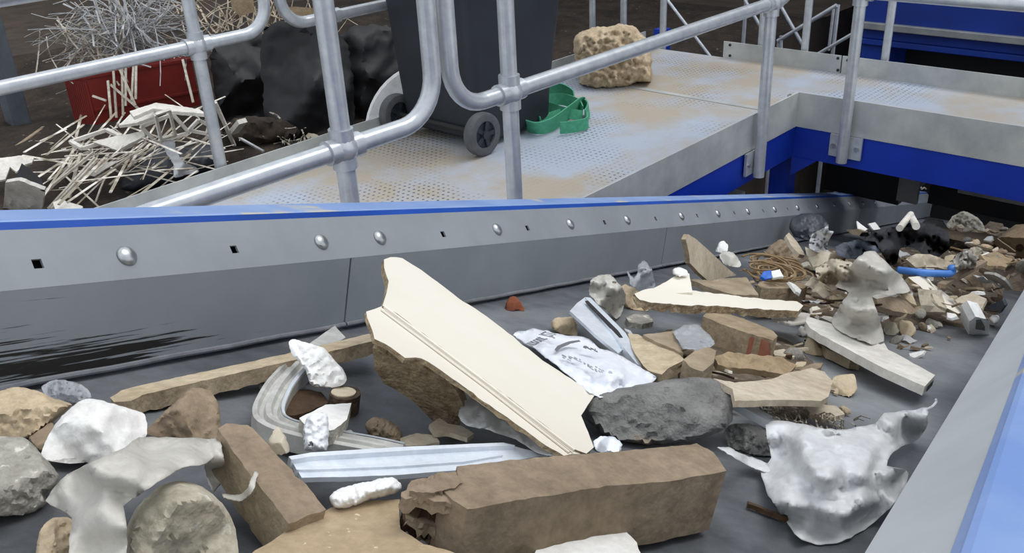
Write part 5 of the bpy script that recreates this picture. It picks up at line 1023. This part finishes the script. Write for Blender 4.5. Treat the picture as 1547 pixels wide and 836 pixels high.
slab('dark_opening', None, None, 'stone_slate', [(1474, 498), (1475, 484), (1482, 483), (1488, 494), (1488, 500)], 0, .002, P=(PH[0]+PH[1]*.001, PH[1]), jit=.5, parent=bk, seed=91)
blob('plaster_chunk', 'white lump touching the right of the hollow block', 'plaster', 'foam_white', [(1494, 482), (1500, 476), (1508, 478), (1509, 487), (1500, 492)], .03, seed=92, h=.01)
slab('dark_plate', 'dark grey flat plate standing behind the white lump', 'plate', 'cloth_bluegrey', [(1490, 464), (1514, 453), (1518, 462), (1510, 474), (1494, 470)], [(1490, 464, .05), (1514, 453, .09), (1494, 470, .04)], .01, jit=.6, seed=93)
slab('peel', 'curved white peel above the dark plate near the right side wall', 'peel', 'pvc_white', [(1486, 414), (1502, 416), (1518, 424), (1530, 438), (1522, 440), (1508, 428), (1492, 420)], [(1486, 414, .13), (1530, 438, .09), (1508, 428, .1)], .008, jit=.8, seed=94)
blob('foam_chunk', 'dirty white dome-shaped lump topping the far rubble', 'foam', 'stone_grey', [(1430, 338), (1440, 327), (1456, 319), (1468, 323), (1482, 334), (1488, 346), (1470, 354), (1446, 354), (1434, 348)], .09, bump=.02, seed=95, facet=4, h=.1)
slab('wood_piece', 'long flat brown board lying under the white dome lump', 'wood', 'wood_dusty', [(1424, 344), (1450, 350), (1490, 352), (1508, 358), (1502, 364), (1460, 360), (1432, 354)], [(1424, 344, .16), (1508, 358, .16), (1460, 360, .14)], .02, jit=1, seed=96)
tbx = thing('tan_box', 'tan box with a round hole at the right edge of the far rubble', 'box', bp(1530, 400, .1), BM)
PX = plane3([(1505, 372, .13), (1552, 392, .11), (1530, 358, .2)])
slab('box_body', None, None, 'cardboard', [(1500, 368), (1512, 358), (1550, 360), (1556, 364), (1556, 392), (1545, 390), (1516, 382)], 0, .08, P=PX, jit=1, parent=tbx, seed=97)
slab('round_hole', None, None, 'wood_dark', [(1540+6*math.cos(k*.6283), 375+6*math.sin(k*.6283)) for k in range(10)], 0, .002, P=(PX[0]+PX[1]*.002, PX[1]), jit=0, parent=tbx, seed=98)
slab('wood_piece', 'pale brown curved sheet behind the blue pipe', 'sheet', 'wood_beige', [(1368, 392), (1384, 384), (1404, 384), (1442, 398), (1438, 408), (1410, 404), (1384, 404)], [(1368, 392, .16), (1442, 398, .16), (1384, 404, .14)], .01, jit=1.4, seed=110, surf=.008)
sheet('crumpled_paper', 'grey crumpled net-like paper ball on the brown bank right of the blue pipe', 'paper', 'film_grey', [(1440, 392), (1452, 380), (1466, 378), (1476, 392), (1474, 406), (1458, 412), (1444, 406)], [(1440, 392, .15), (1466, 378, .22), (1458, 396, .19), (1458, 412, .12)], .04, seed=21, freq=26)
bar('lath', 'thin grey lath pointing up at the crumpled paper ball', 'lath', 'wood_dusty', bp(1422, 432, .11), bp(1486, 396, .16), .022, .012, seed=5)
slab('wood_piece', 'flat grey-brown board piece right of the large pale film', 'wood', 'wood_dusty', [(1324, 452), (1346, 447), (1372, 456), (1388, 466), (1380, 475), (1350, 470), (1326, 462)], [(1324, 452, .11), (1388, 466, .08), (1326, 462, .1)], .014, jit=1.4, seed=111)
slab('plaster_chunk', 'pale flat flake below the flat grey-brown board piece', 'plaster', 'plaster_white', [(1322, 466), (1338, 464), (1344, 474), (1334, 480), (1324, 476)], .07, .012, jit=1, seed=112)
slab('wood_piece', 'tan slanted board between the blue pipe and the hollow block', 'wood', 'wood_beige', [(1440, 452), (1470, 442), (1490, 452), (1484, 466), (1462, 470)], [(1440, 452, .08), (1490, 452, .1), (1462, 470, .06)], .012, jit=1.4, seed=113)
blob('rubble_clod', 'brown dusty clod behind the wire tangle against the side wall', 'clod', 'stone_brown', [(1150, 390), (1160, 374), (1180, 362), (1198, 370), (1212, 390), (1186, 397)], .08, facet=3, seed=114, bump=.012, h=.02)
slab('cardboard', 'brown flat cardboard on the bank right of the crumpled paper ball', 'cardboard', 'cardboard', [(1480, 384), (1505, 380), (1530, 392), (1520, 404), (1492, 400)], [(1480, 384, .17), (1530, 392, .16), (1492, 400, .15)], .012, jit=1.4, seed=115)
blob('rubble_clod', 'grey dusty clod at the left of the white dome lump', 'clod', 'stone_slate', [(1392, 338), (1404, 330), (1424, 334), (1434, 348), (1426, 362), (1404, 358)], .07, facet=4, seed=99, h=.1, bump=.012)
blob('rubble_clod', 'brown clod between the blue pipe and the curved peel', 'clod', 'stone_brown', [(1440, 420), (1462, 406), (1484, 414), (1490, 436), (1464, 446), (1444, 438)], .06, facet=5, seed=100, h=.03, bump=.01)
blob('rubble_clod', 'tan clod in front of the pale board by the hollow block', 'clod', 'stone_tan', [(1392, 462), (1402, 450), (1418, 452), (1428, 470), (1414, 482), (1396, 478)], .04, facet=4, seed=101, bump=.008)
blob('pebble', 'small grey pebble on the bare belt below the tan clod', 'pebble', 'stone_grey', [(1398, 488), (1404, 482), (1420, 486), (1424, 494), (1410, 498)], .02, seed=102, facet=3)
blob('rock', 'pale broken stone right of the large pale film', 'rock', 'concrete_pale', [(1334, 498), (1340, 488), (1352, 487), (1358, 500), (1350, 508), (1338, 508)], .03, facet=5, seed=103)
blob('wood_block', 'tan wood block beside the pale broken stone', 'wood', 'wood_pale', [(1356, 490), (1364, 483), (1378, 488), (1384, 500), (1374, 512), (1360, 508)], .03, facet=4, seed=104)
for k, (q, mm, lb) in enumerate([([(1386, 300), (1400, 292), (1416, 304), (1412, 316), (1398, 310)], 'fibre_pale', None)]): pass
bm = nb(); rnd = random.Random(77)
for k in range(60):
    p = B(-1.2+rnd.uniform(-.03, .03), -.222+rnd.uniform(0, .02), 7.6+rnd.uniform(-.9, 1.2)); a = rnd.uniform(0, 6.3); q = p+(C*math.cos(a)+W*math.sin(a)*.4)*rnd.uniform(.04, .14)+N*rnd.uniform(0, .05); tube(bm, [p, p.lerp(q, .5)+N*.015, q], .007, 4)
tag(link('fibre_scraps', bm, 'fibre_pale'), 'small heap of pale fibrous scraps on top of the far end of the left side wall', 'scraps', kind='stuff')
# small countable pieces in the rubble: a few shapes of each kind, copied
def chip_proto(kind, seed):
    rnd = random.Random(seed); bm = nb()
    if kind == 'chip':
        n = rnd.randint(5, 7); a = [Vector((math.cos(6.283*i/n)*rnd.uniform(.6, 1.1), math.sin(6.283*i/n)*rnd.uniform(.3, .6), -.12)) for i in range(n)]
        hexa(bm, a, [Vector((p.x*rnd.uniform(.8, 1), p.y*rnd.uniform(.7, 1), .12+rnd.uniform(-.05, .08))) for p in a])
    elif kind == 'stone':
        bmesh.ops.create_icosphere(bm, subdivisions=2, radius=.6)
        for v in bm.verts: v.co *= 1+.45*noise.noise(v.co*1.6+Vector((seed*3, 0, 0))); v.co.z *= .7
    elif kind == 'twig':
        tube(bm, [Vector((-1.3, rnd.uniform(-.1, .1), 0)), Vector((-.3, rnd.uniform(-.2, .2), .08)), Vector((.5, rnd.uniform(-.2, .2), 0)), Vector((1.3, rnd.uniform(-.2, .2), .1))], .1, 5)
    else:
        vs_ = [[bm.verts.new(Vector((i/2.5-1, j/2.5-.8, .35*noise.noise(Vector((i*.6, j*.6, seed*4)))))) for j in range(5)] for i in range(6)]
        for i in range(5):
            for j in range(4): bm.faces.new((vs_[i][j], vs_[i+1][j], vs_[i+1][j+1], vs_[i][j+1]))
        bm.normal_update(); bmesh.ops.solidify(bm, geom=bm.faces[:], thickness=.04)
    me = bpy.data.meshes.new(kind); bm.to_mesh(me); bm.free(); return me
ZONES = {
 'far': ([(1150, 440), (1170, 400), (1230, 385), (1300, 375), (1400, 365), (1470, 350), (1547, 372), (1515, 440), (1500, 470), (1440, 480), (1390, 478), (1330, 490), (1270, 490), (1200, 470)], .055, .11),
 'back': ([(1400, 366), (1430, 340), (1500, 342), (1547, 352), (1547, 410), (1500, 410), (1440, 400)], .13, .19),
 'mid': ([(945, 500), (1000, 490), (1060, 530), (1150, 520), (1210, 510), (1250, 545), (1280, 620), (1200, 640), (1110, 625), (1050, 560), (980, 570)], .008, .05),
 'strip': ([(1205, 520), (1240, 470), (1330, 500), (1420, 490), (1440, 510), (1380, 540), (1300, 500)], .006, .012),
 'edge': ([(1120, 430), (1130, 395), (1160, 385), (1220, 400), (1230, 440), (1200, 450)], .05, .1)}
SPEC = [('wood_chip', 'chip', ['wood_pale', 'wood_raw', 'wood_beige', 'wood_dusty'], 'wood chip', 'splintered wood chip'), ('plaster_flake', 'chip', ['plaster_white', 'board_cream'], 'plaster', 'white plaster flake'),
        ('stone_fragment', 'stone', ['stone_grey', 'stone_brown', 'stone_tan', 'stone_slate'], 'stone', 'broken stone fragment'), ('twig', 'twig', ['wood_dark', 'wood_raw', 'wire_tan'], 'twig', 'thin twig'), ('film_scrap', 'film', ['film_grey', 'film_white', 'film_tan'], 'film', 'torn plastic film scrap')]
ZN = {'far': 'in the far rubble heap', 'back': 'on the brown bank at the far right', 'mid': 'around the red-stained brick', 'strip': 'on the belt near the white batten', 'edge': 'around the wire tangle by the side wall'}
CNT = {'far': (60, 22, 30, 34, 24), 'back': (18, 8, 16, 14, 8), 'mid': (26, 5, 12, 14, 4), 'strip': (10, 4, 8, 5, 2), 'edge': (10, 6, 6, 12, 4)}
rnd = random.Random(99); protos = {}
for zn, (poly, h0, h1) in ZONES.items():
    pv = [Vector(p) for p in poly]; xs = [p.x for p in pv]; ys = [p.y for p in pv]
    for (nm, kind, mats_, ct, lb), cnt in zip(SPEC, CNT[zn]):
        for k in range(cnt):
            mm = rnd.choice(mats_); key = (kind, mm, rnd.randint(0, 2))
            if key not in protos: me = chip_proto(kind, len(protos)+1); me.materials.append(MATS[mm]); protos[key] = me
            while True:
                q = Vector((rnd.uniform(min(xs), max(xs)), rnd.uniform(min(ys), max(ys))))
                if inside(q, pv): break
            o = bpy.data.objects.new(nm, protos[key]); COL.objects.link(o); u = min(1, bdist(q, pv)/30)
            s = rnd.uniform(.012, .03)*(1.25 if zn in ('far', 'back') else .9)*(1.3 if kind == 'film' else 1)
            p = bp(q.x, q.y, h0+(h1-h0)*u*rnd.random())
            o.matrix_basis = Matrix.Translation(p) @ BM @ Matrix.Rotation(rnd.uniform(0, 6.28), 4, 'Z') @ Matrix.Rotation(rnd.gauss(0, .45), 4, 'X') @ Matrix.Rotation(rnd.gauss(0, .35), 4, 'Y') @ Matrix.Diagonal((s*rnd.uniform(.8, 1.6), s, s*rnd.uniform(.7, 1.2), 1))
            tag(o, 'small '+lb+' '+ZN[zn], ct, lb+'s '+ZN[zn])
# ================================================================== LIGHT
w = bpy.data.worlds.new('sky'); scene.world = w; w.use_nodes = True; t = w.node_tree; bg = t.nodes['Background']
tc = t.nodes.new('ShaderNodeTexCoord'); sp = t.nodes.new('ShaderNodeSeparateXYZ'); t.links.new(tc.outputs['Generated'], sp.inputs[0])
rp = t.nodes.new('ShaderNodeValToRGB'); t.links.new(sp.outputs[2], rp.inputs['Fac'])
rp.color_ramp.elements[0].position = .0; rp.color_ramp.elements[0].color = lin('#cfd3d8'); rp.color_ramp.elements[1].position = .9; rp.color_ramp.elements[1].color = lin('#e6ecf4')
t.links.new(rp.outputs[0], bg.inputs['Color']); bg.inputs['Strength'].default_value = 1.4
sd = bpy.data.lights.new('sun', 'SUN'); sd.energy = 1.35; sd.angle = math.radians(35); sd.color = (1, .98, .95)
so = bpy.data.objects.new('sun', sd); COL.objects.link(so)
dirv = (W*.25 + C*.45 + Vector((0, 0, 1))*1.0).normalized(); so.rotation_euler = dirv.to_track_quat('Z', 'Y').to_euler()
so.location = (0, 0, 12)
vs = scene.view_settings; scene.display_settings.display_device = 'sRGB'; vs.view_transform = 'Standard'; vs.look = 'None'; vs.exposure = 0; vs.gamma = 1; vs.use_curve_mapping = False
